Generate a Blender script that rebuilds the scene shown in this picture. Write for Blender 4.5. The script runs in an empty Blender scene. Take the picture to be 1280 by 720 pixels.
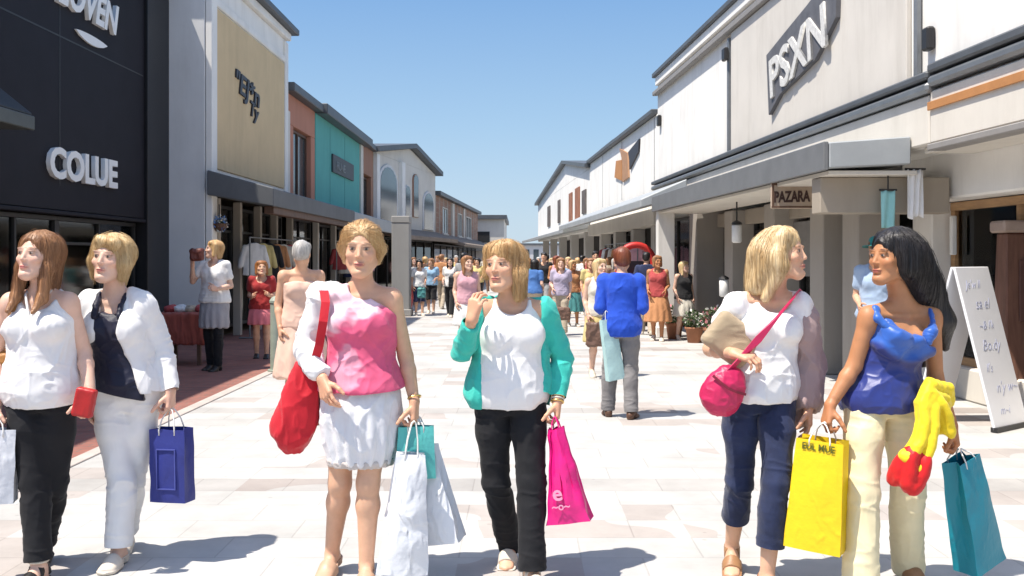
import bpy, bmesh, math, random
import numpy as np
from mathutils import Vector, Matrix
random.seed(7)
SC = bpy.context.scene
COL = SC.collection
R = math.radians
FOC, VX, VY, HC = 1244.0, 650.0, 322.0, 1.52     # lens in pixels of the 1280 wide photo, vanishing point, eye height


def at(px, py, Y):
    return np.array(((px - VX) / FOC * Y, Y, HC - (py - VY) / FOC * Y))


# ------------------------------------------------------------------ objects
def tag(o, label=None, cat=None, group=None, kind=None):
    if label: o['label'] = label
    if cat: o['category'] = cat
    if group: o['group'] = group
    if kind: o['kind'] = kind
    return o


def empty(name, loc=(0, 0, 0), label=None, cat=None, group=None, parent=None):
    o = bpy.data.objects.new(name, None)
    o.empty_display_size = .2
    o.location = loc
    COL.objects.link(o)
    if parent: o.parent = parent
    return tag(o, label, cat, group)


def link(name, me, mat, parent=None, loc=(0, 0, 0)):
    o = bpy.data.objects.new(name, me)
    if mat is not None and len(me.materials) == 0:
        me.materials.append(mat)
    COL.objects.link(o)
    o.location = loc
    if parent: o.parent = parent
    return o


def mesh_np(name, V, Q, col=None, smooth=True):
    me = bpy.data.meshes.new(name)
    V = np.ascontiguousarray(V, np.float32); Q = np.ascontiguousarray(Q, np.int32)
    n, m, k = len(V), len(Q), Q.shape[1]
    me.vertices.add(n); me.vertices.foreach_set('co', V.ravel())
    me.loops.add(m * k); me.loops.foreach_set('vertex_index', Q.ravel())
    me.polygons.add(m)
    me.polygons.foreach_set('loop_start', np.arange(m, dtype=np.int32) * k)
    me.polygons.foreach_set('use_smooth', np.full(m, smooth))
    if col is not None:
        a = me.color_attributes.new('Col', 'FLOAT_COLOR', 'POINT')
        a.data.foreach_set('color', np.c_[col, np.ones(n)].astype(np.float32).ravel())
    me.update(); me.validate()
    return me


class MB:
    """collects boxes, tubes and prisms and links them as one mesh"""
    def __init__(s): s.v = []; s.f = []

    def add(s, V, Fc):
        b = len(s.v); s.v += [tuple(map(float, p)) for p in V]; s.f += [tuple(i + b for i in f) for f in Fc]; return s

    def hexa(s, P):            # P: 8 corners, bottom ring then top ring
        return s.add(P, [(3, 2, 1, 0), (4, 5, 6, 7), (0, 1, 5, 4), (1, 2, 6, 5), (2, 3, 7, 6), (3, 0, 4, 7)])

    def box(s, x0, x1, y0, y1, z0, z1):
        return s.hexa([(x0, y0, z0), (x1, y0, z0), (x1, y1, z0), (x0, y1, z0), (x0, y0, z1), (x1, y0, z1), (x1, y1, z1), (x0, y1, z1)])

    def obox(s, c, h, M):
        c = np.array(c); M = np.array(M)
        P = [c + M @ (np.array(q) * h) for q in ((-1, -1, -1), (1, -1, -1), (1, 1, -1), (-1, 1, -1), (-1, -1, 1), (1, -1, 1), (1, 1, 1), (-1, 1, 1))]
        return s.hexa(P)

    def tube(s, pts, r, n=8, cap=True):
        pts = [np.array(p, float) for p in pts]
        rs = r if hasattr(r, '__len__') else [r] * len(pts)
        V = []; Fc = []
        up = None
        for i, p in enumerate(pts):
            d = pts[min(i + 1, len(pts) - 1)] - pts[max(i - 1, 0)]
            d = d / (np.linalg.norm(d) + 1e-9)
            if up is None:
                up = np.array((0, 0, 1.)) if abs(d[2]) < .9 else np.array((1., 0, 0))
            a = np.cross(d, up); a /= np.linalg.norm(a) + 1e-9
            up = np.cross(a, d)
            for j in range(n):
                t = 2 * math.pi * j / n
                V.append(p + rs[i] * (a * math.cos(t) + up * math.sin(t)))
        for i in range(len(pts) - 1):
            for j in range(n):
                k = (j + 1) % n
                Fc.append((i * n + j, i * n + k, (i + 1) * n + k, (i + 1) * n + j))
        if cap:
            Fc.append(tuple(range(n))[::-1]); Fc.append(tuple((len(pts) - 1) * n + j for j in range(n)))
        return s.add(V, Fc)

    def ribbon(s, pts, side, w, th):
        """flat strap along pts; side = unit vector(s) across"""
        V = []; Fc = []
        pts = [np.array(p, float) for p in pts]
        for i, p in enumerate(pts):
            d = pts[min(i + 1, len(pts) - 1)] - pts[max(i - 1, 0)]
            d /= np.linalg.norm(d) + 1e-9
            sd = np.array(side[i] if hasattr(side[0], '__len__') else side, float)
            sd = sd - d * (sd @ d); sd /= np.linalg.norm(sd) + 1e-9
            nn = np.cross(d, sd)
            for a, b in ((-1, -1), (1, -1), (1, 1), (-1, 1)):
                V.append(p + sd * a * w / 2 + nn * b * th / 2)
        for i in range(len(pts) - 1):
            for j in range(4):
                k = (j + 1) % 4
                Fc.append((i * 4 + j, i * 4 + k, i * 4 + 4 + k, i * 4 + 4 + j))
        L = (len(pts) - 1) * 4
        Fc += [(3, 2, 1, 0), (L, L + 1, L + 2, L + 3)]
        return s.add(V, Fc)

    def prism(s, poly, axis, a0, a1):
        """poly of 2D points extruded along axis ('x','y','z')"""
        def pt(u, w, t): return {'x': (t, u, w), 'y': (u, t, w), 'z': (u, w, t)}[axis]
        n = len(poly)
        V = [pt(u, w, a0) for u, w in poly] + [pt(u, w, a1) for u, w in poly]
        Fc = [tuple(range(n)), tuple(range(2 * n - 1, n - 1, -1))] + [(i, (i + 1) % n, n + (i + 1) % n, n + i) for i in range(n)]
        return s.add(V, Fc)

    def build(s, name, mat, parent=None, smooth=False, bevel=0, off=None, seg=1):
        bm = bmesh.new()
        vs = [bm.verts.new(p if off is None else tuple(np.array(p) - off)) for p in s.v]
        for f in s.f:
            try: bm.faces.new([vs[i] for i in f])
            except ValueError: pass
        bmesh.ops.recalc_face_normals(bm, faces=bm.faces)
        me = bpy.data.meshes.new(name)
        bm.to_mesh(me); bm.free()
        if smooth: me.polygons.foreach_set('use_smooth', [True] * len(me.polygons))
        o = link(name, me, mat, parent)
        if bevel:
            b = o.modifiers.new('bevel', 'BEVEL'); b.width = bevel; b.segments = seg; b.limit_method = 'ANGLE'; b.angle_limit = R(40)
        return o


# ------------------------------------------------------------------ noise
def _hash(ix, iy, iz, seed):
    h = (ix * 374761393 + iy * 668265263 + iz * 2147483647 + seed * 974711) & 0xffffffff
    h = ((h ^ (h >> 13)) * 1274126177) & 0xffffffff
    h = ((h ^ (h >> 16)) * 2246822519) & 0xffffffff
    return ((h ^ (h >> 15)) & 0xffff) / 65535.0


def vnoise(P, seed=0):
    P = np.asarray(P, np.float64)
    I = np.floor(P).astype(np.int64); f = P - I; f = f * f * (3 - 2 * f)
    out = 0
    for dx in (0, 1):
        for dy in (0, 1):
            for dz in (0, 1):
                w = (f[:, 0] if dx else 1 - f[:, 0]) * (f[:, 1] if dy else 1 - f[:, 1]) * (f[:, 2] if dz else 1 - f[:, 2])
                out = out + w * _hash(I[:, 0] + dx, I[:, 1] + dy, I[:, 2] + dz, seed)
    return out


def ridge(P, seed=0):
    return 1 - np.abs(2 * vnoise(P, seed) - 1)


# ------------------------------------------------------------------ signed distance modelling
class Field:
    def __init__(s, lo, hi, h, fine=()):
        s.ax = []
        for i in range(3):
            c = [lo[i]]
            while c[-1] < hi[i]:
                st = h
                for (a, b0, b1, hf) in fine:
                    if a == i and b0 <= c[-1] < b1: st = hf
                c.append(c[-1] + st)
            s.ax.append(np.array(c, np.float32))
        s.f = np.full([len(a) for a in s.ax], .25, np.float32)

    def sub(s, lo, hi):
        sl = tuple(slice(max(0, np.searchsorted(a, l)), min(len(a), np.searchsorted(a, h) + 1)) for a, l, h in zip(s.ax, lo, hi))
        X = s.ax[0][sl[0]][:, None, None]; Y = s.ax[1][sl[1]][None, :, None]; Z = s.ax[2][sl[2]][None, None, :]
        return sl, X, Y, Z

    def u(s, prim, k=.02):
        lo, hi, fn = prim
        m = max(.03, k)
        sl, X, Y, Z = s.sub(np.array(lo) - m, np.array(hi) + m)
        if min(X.size, Y.size, Z.size) == 0: return s
        d = fn(X, Y, Z); f = s.f[sl]
        h = np.clip(.5 + .5 * (f - d) / k, 0, 1)
        s.f[sl] = f * (1 - h) + d * h - k * h * (1 - h)
        return s

    def cut(s, prim, k=.006):
        lo, hi, fn = prim
        sl, X, Y, Z = s.sub(np.array(lo) - .03, np.array(hi) + .03)
        if min(X.size, Y.size, Z.size) == 0: return s
        d = -fn(X, Y, Z); f = s.f[sl]
        h = np.clip(.5 - .5 * (f - d) / k, 0, 1)
        s.f[sl] = f * (1 - h) + d * h + k * h * (1 - h)
        return s

    def half(s, p, n):                      # keep the side where (x-p).n < 0
        n = np.array(n, float); n /= np.linalg.norm(n)
        X = s.ax[0][:, None, None]; Y = s.ax[1][None, :, None]; Z = s.ax[2][None, None, :]
        d = ((X - p[0]) * n[0] + (Y - p[1]) * n[1] + (Z - p[2]) * n[2]).astype(np.float32)
        s.f = np.maximum(s.f, d)
        return s

    def mesh(s):
        f = s.f.copy()
        for i in range(3):                  # closed at the borders
            sl = [slice(None)] * 3
            sl[i] = 0; f[tuple(sl)] = .05
            sl[i] = -1; f[tuple(sl)] = .05
        S = f < 0
        c = np.zeros([n - 1 for n in S.shape], np.uint8)
        offs = [(a, b, d) for a in (0, 1) for b in (0, 1) for d in (0, 1)]
        def sh(A, o): return A[o[0]:A.shape[0] - 1 + o[0], o[1]:A.shape[1] - 1 + o[1], o[2]:A.shape[2] - 1 + o[2]]
        for o in offs: c += sh(S, o)
        act = (c > 0) & (c < 8)
        idx = np.full(act.shape, -1, np.int64)
        ci = np.argwhere(act); idx[act] = np.arange(len(ci))
        vals = [sh(f, o)[act] for o in offs]
        acc = np.zeros((len(ci), 3)); cnt = np.zeros(len(ci))
        for i, a in enumerate(offs):
            for j, b in enumerate(offs):
                if j <= i or sum(x != y for x, y in zip(a, b)) != 1: continue
                cr = (vals[i] < 0) != (vals[j] < 0)
                t = np.where(cr, vals[i] / np.where(cr, vals[i] - vals[j], 1), 0)
                A = np.array(a, float); B = np.array(b, float)
                acc += np.where(cr[:, None], A + t[:, None] * (B - A), 0); cnt += cr
        fr = acc / cnt[:, None]
        V = np.empty_like(fr)
        for i in range(3):
            a = s.ax[i]; V[:, i] = a[ci[:, i]] + fr[:, i] * (a[ci[:, i] + 1] - a[ci[:, i]])
        Q = []
        for i in range(3):
            j, k = (i + 1) % 3, (i + 2) % 3
            sa = [slice(1, -1)] * 3; sb = [slice(1, -1)] * 3
            sa[i] = slice(0, -1); sb[i] = slice(1, None)
            A = S[tuple(sa)]; B = S[tuple(sb)]
            for flip, M in ((False, A & ~B), (True, ~A & B)):
                e = np.argwhere(M)
                if not len(e): continue
                e[:, j] += 1; e[:, k] += 1
                q = []
                for dj, dk in ((-1, -1), (0, -1), (0, 0), (-1, 0)):
                    g = e.copy(); g[:, j] += dj; g[:, k] += dk
                    q.append(idx[g[:, 0], g[:, 1], g[:, 2]])
                q = np.stack(q, 1)
                Q.append(q[:, ::-1] if flip else q)
        Q = np.concatenate(Q) if Q else np.zeros((0, 4), int)
        Q = Q[(Q >= 0).all(1)]
        return V, Q


def vnormals(V, Q):
    n = np.cross(V[Q[:, 2]] - V[Q[:, 0]], V[Q[:, 3]] - V[Q[:, 1]])
    N = np.zeros_like(V)
    for i in range(4): np.add.at(N, Q[:, i], n)
    return N / (np.linalg.norm(N, axis=1, keepdims=True) + 1e-12)


def relax(V, Q, it=1, w=.5):
    for _ in range(it):
        A = np.zeros_like(V); c = np.zeros(len(V))
        for i in range(4):
            j = (i + 1) % 4
            np.add.at(A, Q[:, i], V[Q[:, j]]); np.add.at(c, Q[:, i], 1)
            np.add.at(A, Q[:, j], V[Q[:, i]]); np.add.at(c, Q[:, j], 1)
        V = V * (1 - w) + w * A / np.maximum(c, 1)[:, None]
    return V


def cone(a, b, ra, rb):
    a = np.array(a, float); b = np.array(b, float); r = max(ra, rb)
    ab = b - a; L2 = ab @ ab + 1e-12
    def fn(X, Y, Z):
        px, py, pz = X - a[0], Y - a[1], Z - a[2]
        t = np.clip((px * ab[0] + py * ab[1] + pz * ab[2]) / L2, 0, 1)
        return (np.sqrt((px - t * ab[0]) ** 2 + (py - t * ab[1]) ** 2 + (pz - t * ab[2]) ** 2) - (ra + (rb - ra) * t)).astype(np.float32)
    return np.minimum(a, b) - r, np.maximum(a, b) + r, fn


def ell(c, r, M=None):
    c = np.array(c, float); r = np.array(r, float)
    M = np.eye(3) if M is None else np.array(M)
    rm = np.sqrt(((M * r) ** 2).sum(1))
    def fn(X, Y, Z):
        px, py, pz = X - c[0], Y - c[1], Z - c[2]
        q = [(M[0, i] * px + M[1, i] * py + M[2, i] * pz) / r[i] for i in range(3)]
        k0 = np.sqrt(q[0] ** 2 + q[1] ** 2 + q[2] ** 2)
        k1 = np.sqrt((q[0] / r[0]) ** 2 + (q[1] / r[1]) ** 2 + (q[2] / r[2]) ** 2) + 1e-9
        return (k0 * (k0 - 1) / k1).astype(np.float32)
    return c - rm, c + rm, fn


def boxp(c, h, M=None, rnd=.005):
    c = np.array(c, float); h = np.array(h, float)
    M = np.eye(3) if M is None else np.array(M)
    rm = (np.abs(M) * h).sum(1) + rnd
    def fn(X, Y, Z):
        px, py, pz = X - c[0], Y - c[1], Z - c[2]
        q = [np.abs(M[0, i] * px + M[1, i] * py + M[2, i] * pz) - h[i] for i in range(3)]
        o = np.sqrt(sum(np.maximum(x, 0) ** 2 for x in q))
        return (o + np.minimum(np.maximum(np.maximum(q[0], q[1]), q[2]), 0) - rnd).astype(np.float32)
    return c - rm, c + rm, fn


def smooth_rows(rows, n=48):
    rows = np.array(rows, float); rows = rows[np.argsort(rows[:, 0])]
    z = np.linspace(rows[0, 0], rows[-1, 0], n)
    out = np.empty((n, rows.shape[1])); out[:, 0] = z
    for i in range(1, rows.shape[1]):
        x, y = rows[:, 0], rows[:, i]
        m = np.gradient(y, x)
        k = np.clip(np.searchsorted(x, z) - 1, 0, len(x) - 2)
        h = x[k + 1] - x[k]; t = (z - x[k]) / h
        out[:, i] = (2 * t ** 3 - 3 * t ** 2 + 1) * y[k] + (t ** 3 - 2 * t ** 2 + t) * h * m[k] + (-2 * t ** 3 + 3 * t ** 2) * y[k + 1] + (t ** 3 - t ** 2) * h * m[k + 1]
    return out


def loft(rows, yaw=0., pw=2.0):
    """rows: (z, cx, cy, rx, ry), elliptic sections stacked along z, turned by yaw about z"""
    T = smooth_rows(rows)
    m = max(T[:, 3].max(), T[:, 4].max())
    lo = (T[:, 1].min() - m, T[:, 2].min() - m, T[0, 0]); hi = (T[:, 1].max() + m, T[:, 2].max() + m, T[-1, 0])
    c, s_ = math.cos(yaw), math.sin(yaw)
    def fn(X, Y, Z):
        cx, cy, rx, ry = (np.interp(Z, T[:, 0], T[:, i]) for i in range(1, 5))
        px, py = X - cx, Y - cy
        u, v = (c * px + s_ * py) / rx, (-s_ * px + c * py) / ry
        if pw == 2.0:
            k0 = np.sqrt(u * u + v * v)
        else:
            k0 = (np.abs(u) ** pw + np.abs(v) ** pw) ** (1 / pw)
        k1 = np.sqrt((u / rx) ** 2 + (v / ry) ** 2) + 1e-6
        d = k0 * (k0 - 1) / k1
        return np.maximum(d, np.maximum(T[0, 0] - Z, Z - T[-1, 0])).astype(np.float32)
    return lo, hi, fn


def rot(yaw=0, pitch=0, roll=0):
    return np.array(Matrix.Rotation(R(yaw), 3, 'Z') @ Matrix.Rotation(R(pitch), 3, 'X') @ Matrix.Rotation(R(roll), 3, 'Y'))


def unit(v):
    v = np.array(v, float); return v / (np.linalg.norm(v) + 1e-12)


# ------------------------------------------------------------------ materials
_M = {}


def principled(name):
    m = bpy.data.materials.new(name); m.use_nodes = True
    nt = m.node_tree; b = nt.nodes['Principled BSDF']
    return m, nt, b


def N(nt, t, **kw):
    n = nt.nodes.new(t)
    for k, v in kw.items():
        if k in n.inputs: n.inputs[k].default_value = v
        else: setattr(n, k, v)
    return n


def rgba(c): return (c[0], c[1], c[2], 1)


def mat(name, col, rough=.6, var=.12, scale=6, bump=.1, bscale=60, metal=0, spec=.4, stain=0, attr=False, sss=0, sheen=0, coat=0, stretch=(1, 1, 1)):
    """generic procedural surface: base colour with noise variation, blotchy wear and fine bump"""
    if name in _M: return _M[name]
    m, nt, b = principled(name); L = nt.links.new
    tc = N(nt, 'ShaderNodeTexCoord'); mp = N(nt, 'ShaderNodeMapping'); mp.inputs['Scale'].default_value = stretch
    L(tc.outputs['Object'], mp.inputs['Vector'])
    n1 = N(nt, 'ShaderNodeTexNoise', Scale=scale, Detail=6., Roughness=.6)
    L(mp.outputs['Vector'], n1.inputs['Vector'])
    mr = N(nt, 'ShaderNodeMapRange'); mr.inputs['From Min'].default_value = .3; mr.inputs['From Max'].default_value = .7
    mr.inputs['To Min'].default_value = 1 - var; mr.inputs['To Max'].default_value = 1 + var
    L(n1.outputs['Fac'], mr.inputs['Value'])
    mx = N(nt, 'ShaderNodeMix', data_type='RGBA', blend_type='MULTIPLY'); mx.inputs[0].default_value = 1
    if attr:
        at_ = N(nt, 'ShaderNodeAttribute', attribute_name='Col'); L(at_.outputs['Color'], mx.inputs[6])
    else:
        mx.inputs[6].default_value = rgba(col)
    cc = N(nt, 'ShaderNodeCombineColor')
    for i in range(3): L(mr.outputs[0], cc.inputs[i])
    L(cc.outputs[0], mx.inputs[7])
    out = mx.outputs[2]
    if stain:
        n2 = N(nt, 'ShaderNodeTexNoise', Scale=.9, Detail=8., Roughness=.7)
        st = N(nt, 'ShaderNodeMapping'); st.inputs['Scale'].default_value = (2.2, 2.2, .35); L(tc.outputs['Object'], st.inputs['Vector']); L(st.outputs[0], n2.inputs['Vector'])
        r2 = N(nt, 'ShaderNodeMapRange'); r2.inputs['From Min'].default_value = .5; r2.inputs['From Max'].default_value = .8; r2.inputs['To Max'].default_value = stain
        L(n2.outputs['Fac'], r2.inputs['Value'])
        m2 = N(nt, 'ShaderNodeMix', data_type='RGBA', blend_type='MULTIPLY'); L(r2.outputs[0], m2.inputs[0]); L(out, m2.inputs[6]); m2.inputs[7].default_value = (.45, .42, .38, 1)
        out = m2.outputs[2]
    L(out, b.inputs['Base Color'])
    b.inputs['Roughness'].default_value = rough; b.inputs['Metallic'].default_value = metal; b.inputs['Specular IOR Level'].default_value = spec
    if sss:
        b.inputs['Subsurface Weight'].default_value = sss; b.inputs['Subsurface Radius'].default_value = (.012, .005, .003); b.inputs['Subsurface Scale'].default_value = 1
    if sheen: b.inputs['Sheen Weight'].default_value = sheen
    if coat: b.inputs['Coat Weight'].default_value = coat; b.inputs['Coat Roughness'].default_value = .15
    if bump:
        n3 = N(nt, 'ShaderNodeTexNoise', Scale=bscale, Detail=4.); L(mp.outputs['Vector'], n3.inputs['Vector'])
        bp = N(nt, 'ShaderNodeBump', Strength=bump, Distance=.02); L(n3.outputs['Fac'], bp.inputs['Height']); L(bp.outputs[0], b.inputs['Normal'])
    _M[name] = m
    return m


def fabric(name, col, rough=.8, attr=False, sheen=.15, bump=.12, var=.07, crease=.32):
    key = 'fabric ' + name
    if key in _M: return _M[key]
    m = mat(key, col, rough, var, 9, bump, 320, spec=.25, sheen=sheen, attr=attr)
    add_creases(m, crease)
    return m


def add_creases(m, crease):
    """soft irregular creases of worn cloth, on top of the weave"""
    nt = m.node_tree; L = nt.links.new; b = nt.nodes['Principled BSDF']
    tc = N(nt, 'ShaderNodeTexCoord'); mp = N(nt, 'ShaderNodeMapping'); mp.inputs['Scale'].default_value = (1, 1, .55); mp.inputs['Rotation'].default_value = (.2, .5, 0)
    L(tc.outputs['Object'], mp.inputs[0])
    n1 = N(nt, 'ShaderNodeTexNoise', Scale=15., Detail=2.5, Distortion=1.1); n1.noise_type = 'RIDGED_MULTIFRACTAL'; L(mp.outputs[0], n1.inputs['Vector'])
    bp = N(nt, 'ShaderNodeBump', Strength=crease, Distance=.006); L(n1.outputs[0], bp.inputs['Height'])
    old = b.inputs['Normal'].links
    if old: L(old[0].from_socket, bp.inputs['Normal'])
    L(bp.outputs[0], b.inputs['Normal'])


def plaster(name, col, rough=.85, stain=.25, var=.05):
    return mat('plaster ' + name, col, rough, var, 1.4, .06, 90, spec=.25, stain=stain)


def hairmat(name, col, col2):
    key = 'hair ' + name
    if key in _M: return _M[key]
    m, nt, b = principled(key); L = nt.links.new
    tc = N(nt, 'ShaderNodeTexCoord'); mp = N(nt, 'ShaderNodeMapping'); mp.inputs['Scale'].default_value = (1, 1, .06)
    L(tc.outputs['Object'], mp.inputs['Vector'])
    n1 = N(nt, 'ShaderNodeTexNoise', Scale=190., Detail=3.); L(mp.outputs[0], n1.inputs['Vector'])
    n2 = N(nt, 'ShaderNodeTexNoise', Scale=22., Detail=2.); L(mp.outputs[0], n2.inputs['Vector'])
    ad = N(nt, 'ShaderNodeMath', operation='ADD'); L(n1.outputs[0], ad.inputs[0]); L(n2.outputs[0], ad.inputs[1])
    cr = N(nt, 'ShaderNodeMapRange'); cr.inputs['From Min'].default_value = .75; cr.inputs['From Max'].default_value = 1.25; L(ad.outputs[0], cr.inputs[0])
    mx = N(nt, 'ShaderNodeMix', data_type='RGBA'); mx.inputs[6].default_value = rgba(col2); mx.inputs[7].default_value = rgba(col)
    L(cr.outputs[0], mx.inputs[0]); L(mx.outputs[2], b.inputs['Base Color'])
    bp = N(nt, 'ShaderNodeBump', Strength=.5, Distance=.006); L(n1.outputs[0], bp.inputs['Height']); L(bp.outputs[0], b.inputs['Normal'])
    b.inputs['Roughness'].default_value = .42; b.inputs['Specular IOR Level'].default_value = .5
    _M[key] = m
    return m


def glass(name='shop glass', col=(.02, .022, .025), rough=.06):
    """shop window pane: thin clear sheet with a mirror-like reflection"""
    if name in _M: return _M[name]
    m, nt, b = principled(name); L = nt.links.new
    out = nt.nodes['Material Output']
    tr = N(nt, 'ShaderNodeBsdfTransparent'); tr.inputs[0].default_value = (.62, .66, .66, 1)
    gl = N(nt, 'ShaderNodeBsdfGlossy'); gl.inputs['Roughness'].default_value = rough
    fr = N(nt, 'ShaderNodeFresnel', IOR=1.5)
    mx = N(nt, 'ShaderNodeMixShader'); L(fr.outputs[0], mx.inputs[0]); L(tr.outputs[0], mx.inputs[1]); L(gl.outputs[0], mx.inputs[2])
    L(mx.outputs[0], out.inputs['Surface'])
    _M[name] = m
    return m


def text_part(name, s, size, M, origin, material, parent, extrude=.02, shear=0., bold=0., align='LEFT', sx=1.0):
    cu = bpy.data.curves.new(name, 'FONT'); cu.body = s; cu.size = size; cu.extrude = extrude; cu.shear = shear; cu.offset = bold; cu.align_x = align
    cu.resolution_u = 3
    t = bpy.data.objects.new(name + '_curve', cu); COL.objects.link(t)
    dg = bpy.context.evaluated_depsgraph_get()
    me = bpy.data.meshes.new_from_object(t.evaluated_get(dg))
    bpy.data.objects.remove(t)
    MM = Matrix(((M[0][0] * sx, M[0][1], M[0][2], origin[0]), (M[1][0] * sx, M[1][1], M[1][2], origin[1]), (M[2][0] * sx, M[2][1], M[2][2], origin[2]), (0, 0, 0, 1)))
    me.transform(MM); me.name = name
    me.materials.clear()
    return link(name, me, material, parent)
# ------------------------------------------------------------------ people
SKIN = {'light': (.68, .44, .33), 'tan': (.63, .37, .24), 'deep': (.45, .205, .095), 'fair': (.70, .46, .35)}


class Fig:
    """joints in metres, relative to the spot on the ground the person stands on"""
    def __init__(s, root, J, S=1., w=1., head=None, hs=1., skin='light', feet=None):
        s.root = np.array(root, float); s.J = {k: np.array(v, float) for k, v in J.items()}
        s.S = S; s.w = w; s.hs = hs; s.skin = skin; s.rnd = np.random.RandomState(len(J) + int(abs(root[0]) * 100))
        J = s.J
        s.HR = rot(*(head or (0, 0, 0))); s.hc = J['head']
        s.pel = (J['hipL'] + J['hipR']) / 2; s.zs = (J['shL'][2] + J['shR'][2]) / 2; s.zh = s.pel[2]
        s.hw = np.linalg.norm((J['shL'] - J['shR'])[:2]) / 2
        d = J['shL'] - J['shR']; s.yaw = math.atan2(d[1], d[0])
        s.feet = feet or {}
        for sd in 'LR':                       # ankle height from the pitch of the foot
            yaw, ph = s.feet.get(sd, (0, 0)); s.feet[sd] = (yaw, ph)
            J['ank' + sd][2] = (.085 * math.cos(R(ph)) + .125 * math.sin(R(ph))) * S

    def z(s, u): return s.zh + u * (s.zs - s.zh)

    def axis(s, u):
        t = min(max(u, 0), 1.12)
        q = s.pel + (s.J['neck'] - s.pel) * (t / 1.12)
        return q[0], q[1]

    def fr(s, x, y, u):
        """torso frame point: x to the person's left, y backwards, u height"""
        cx, cy = s.axis(u); c, n = math.cos(s.yaw), math.sin(s.yaw)
        return np.array((cx + c * x - n * y, cy + n * x + c * y, s.z(u)))

    BASE = np.array([  # u, rx, ry, cy
        (-.16, .128, .085, .01), (.02, .172, .112, .012), (.168, .166, .108, .008), (.379, .134, .092, .002), (.59, .140, .096, .0),
        (.758, .152, .10, .004), (.93, .158, .084, .012), (1.04, .128, .068, .018), (1.14, .062, .054, .022)])

    def torso(s, add=0., mods=(), u0=None, u1=None):
        B = s.BASE.copy(); k = s.S * s.w
        if mods:
            m = np.array(mods, float)
            B[:, 1] += np.interp(B[:, 0], m[:, 0], m[:, 1]); B[:, 2] += np.interp(B[:, 0], m[:, 0], m[:, 2])
        rows = []
        for u, rx, ry, cy in B:
            if u > .9:
                rx = rx * (s.hw / .168) / k if k else rx
            p = s.fr(0, cy * s.S, u)
            rows.append((s.z(u), p[0], p[1], rx * k + add, ry * k + add))
        T = smooth_rows(rows, 40)
        lo = s.z(u0) if u0 is not None else T[0, 0]; hi = s.z(u1) if u1 is not None else T[-1, 0]
        if lo < T[0, 0]:
            e = T[0].copy(); e[0] = lo; T = np.vstack([e, T])
        zz = np.linspace(lo, hi, 30)
        T = np.stack([zz] + [np.interp(zz, T[:, 0], T[:, i]) for i in range(1, 5)], 1)
        return loft(T, s.yaw)

    def bounds(s, m=.14):
        P = np.array([v for k, v in s.J.items()])
        return P.min(0) - m, P.max(0) + m

    # -------------------------------------------------- body
    def head_prims(s, F):
        h, M, c = s.hs, s.HR, s.hc
        q = lambda x, y, z: c + M @ (np.array((x, y, z)) * h)
        E = lambda x, y, z, r, k: F.u(ell(q(x, y, z), np.array(r) * h, M), k)
        E(0, .018, .030, (.073, .092, .084), .01)
        E(0, -.022, -.022, (.060, .066, .082), .03)
        F.u(cone(q(0, -.028, -.060), q(0, -.062, -.098), .042 * h, .022 * h), .03)
        for x in (-1, 1):
            F.u(cone(q(x * .048, .005, -.055), q(x * .018, -.062, -.096), .022 * h, .018 * h), .025)   # jaw line
            E(x * .040, -.062, -.022, (.020, .016, .016), .02)                          # cheek
            F.cut(ell(q(x * .030, -.100, .008), np.array((.018, .020, .011)) * h, M), .014)
            F.u(ell(q(x * .030, -.0735, .0065), np.array((.0130, .0125, .0085)) * h, M), .003)
            F.u(cone(q(x * .020, -.0815, .0145), q(x * .040, -.0775, .0155), .0038 * h, .0038 * h), .004)        # upper lid
            E(x * .031, -.078, .028, (.020, .009, .005), .012)                          # brow
            E(x * .0745, .012, -.006, (.008, .018, .029), .006)                         # ear
        F.u(cone(q(0, -.082, .012), q(0, -.0985, -.024), .0058 * h, .0088 * h), .012)      # nose
        E(-.0095, -.091, -.0275, (.0065, .008, .0055), .006); E(.0095, -.091, -.0275, (.0065, .008, .0055), .006)
        E(0, -.086, -.0555, (.023, .010, .0055), .006); E(0, -.085, -.066, (.019, .010, .006), .006)
        E(0, -.082, -.094, (.014, .012, .011), .014)

    def foot_frame(s, sd):
        yaw, ph = s.feet[sd]
        f = np.array((math.sin(R(yaw)) * math.cos(R(ph)), -math.cos(R(yaw)) * math.cos(R(ph)), -math.sin(R(ph))))
        sdv = np.array((math.cos(R(yaw)), math.sin(R(yaw)), 0)); up = np.cross(sdv, -f)
        up = up if up[2] > 0 else -up
        return s.J['ank' + sd], f, sdv, up

    def foot_prims(s, F, sd, inf=0., k=.02):
        a, f, sv, up = s.foot_frame(sd); S = s.S
        p = lambda x, y, z: a + (sv * x + f * y + up * z) * S
        F.u(ell(p(0, -.035, -.048), np.array((.031, .036, .036)) * S + inf, np.stack([sv, f, up], 1)), k)
        F.u(cone(p(0, -.01, -.02), p(0, .075, -.052), .034 * S + inf, .027 * S + inf), k)
        for x, l in ((-.02, .14), (0, .15), (.02, .135)):
            F.u(cone(p(x * .8, .06, -.060), p(x * 1.15, l, -.070), .024 * S + inf, .0135 * S + inf), k)
        return a, f, sv, up

    def leg_prims(s, F, sd, add=0., scale=1., k=.03, low=None):
        J, S, w = s.J, s.S, s.w
        hip, kn, an = J['hip' + sd], J['knee' + sd], J['ank' + sd]
        c = kn + (an - kn) * .28 + np.array((0, .012, 0)) * S
        r = lambda x: x * S * (.5 + .5 * w) * scale + add
        F.u(cone(hip + np.array((0, .01, .02)), hip + (kn - hip) * .4, r(.086), r(.074)), k)
        F.u(cone(hip + (kn - hip) * .4, kn, r(.074), r(.052)), k)
        F.u(cone(kn, c, r(.050), r(.0525)), k)
        F.u(cone(c, an, r(.0525), r(.034)), k)

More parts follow.
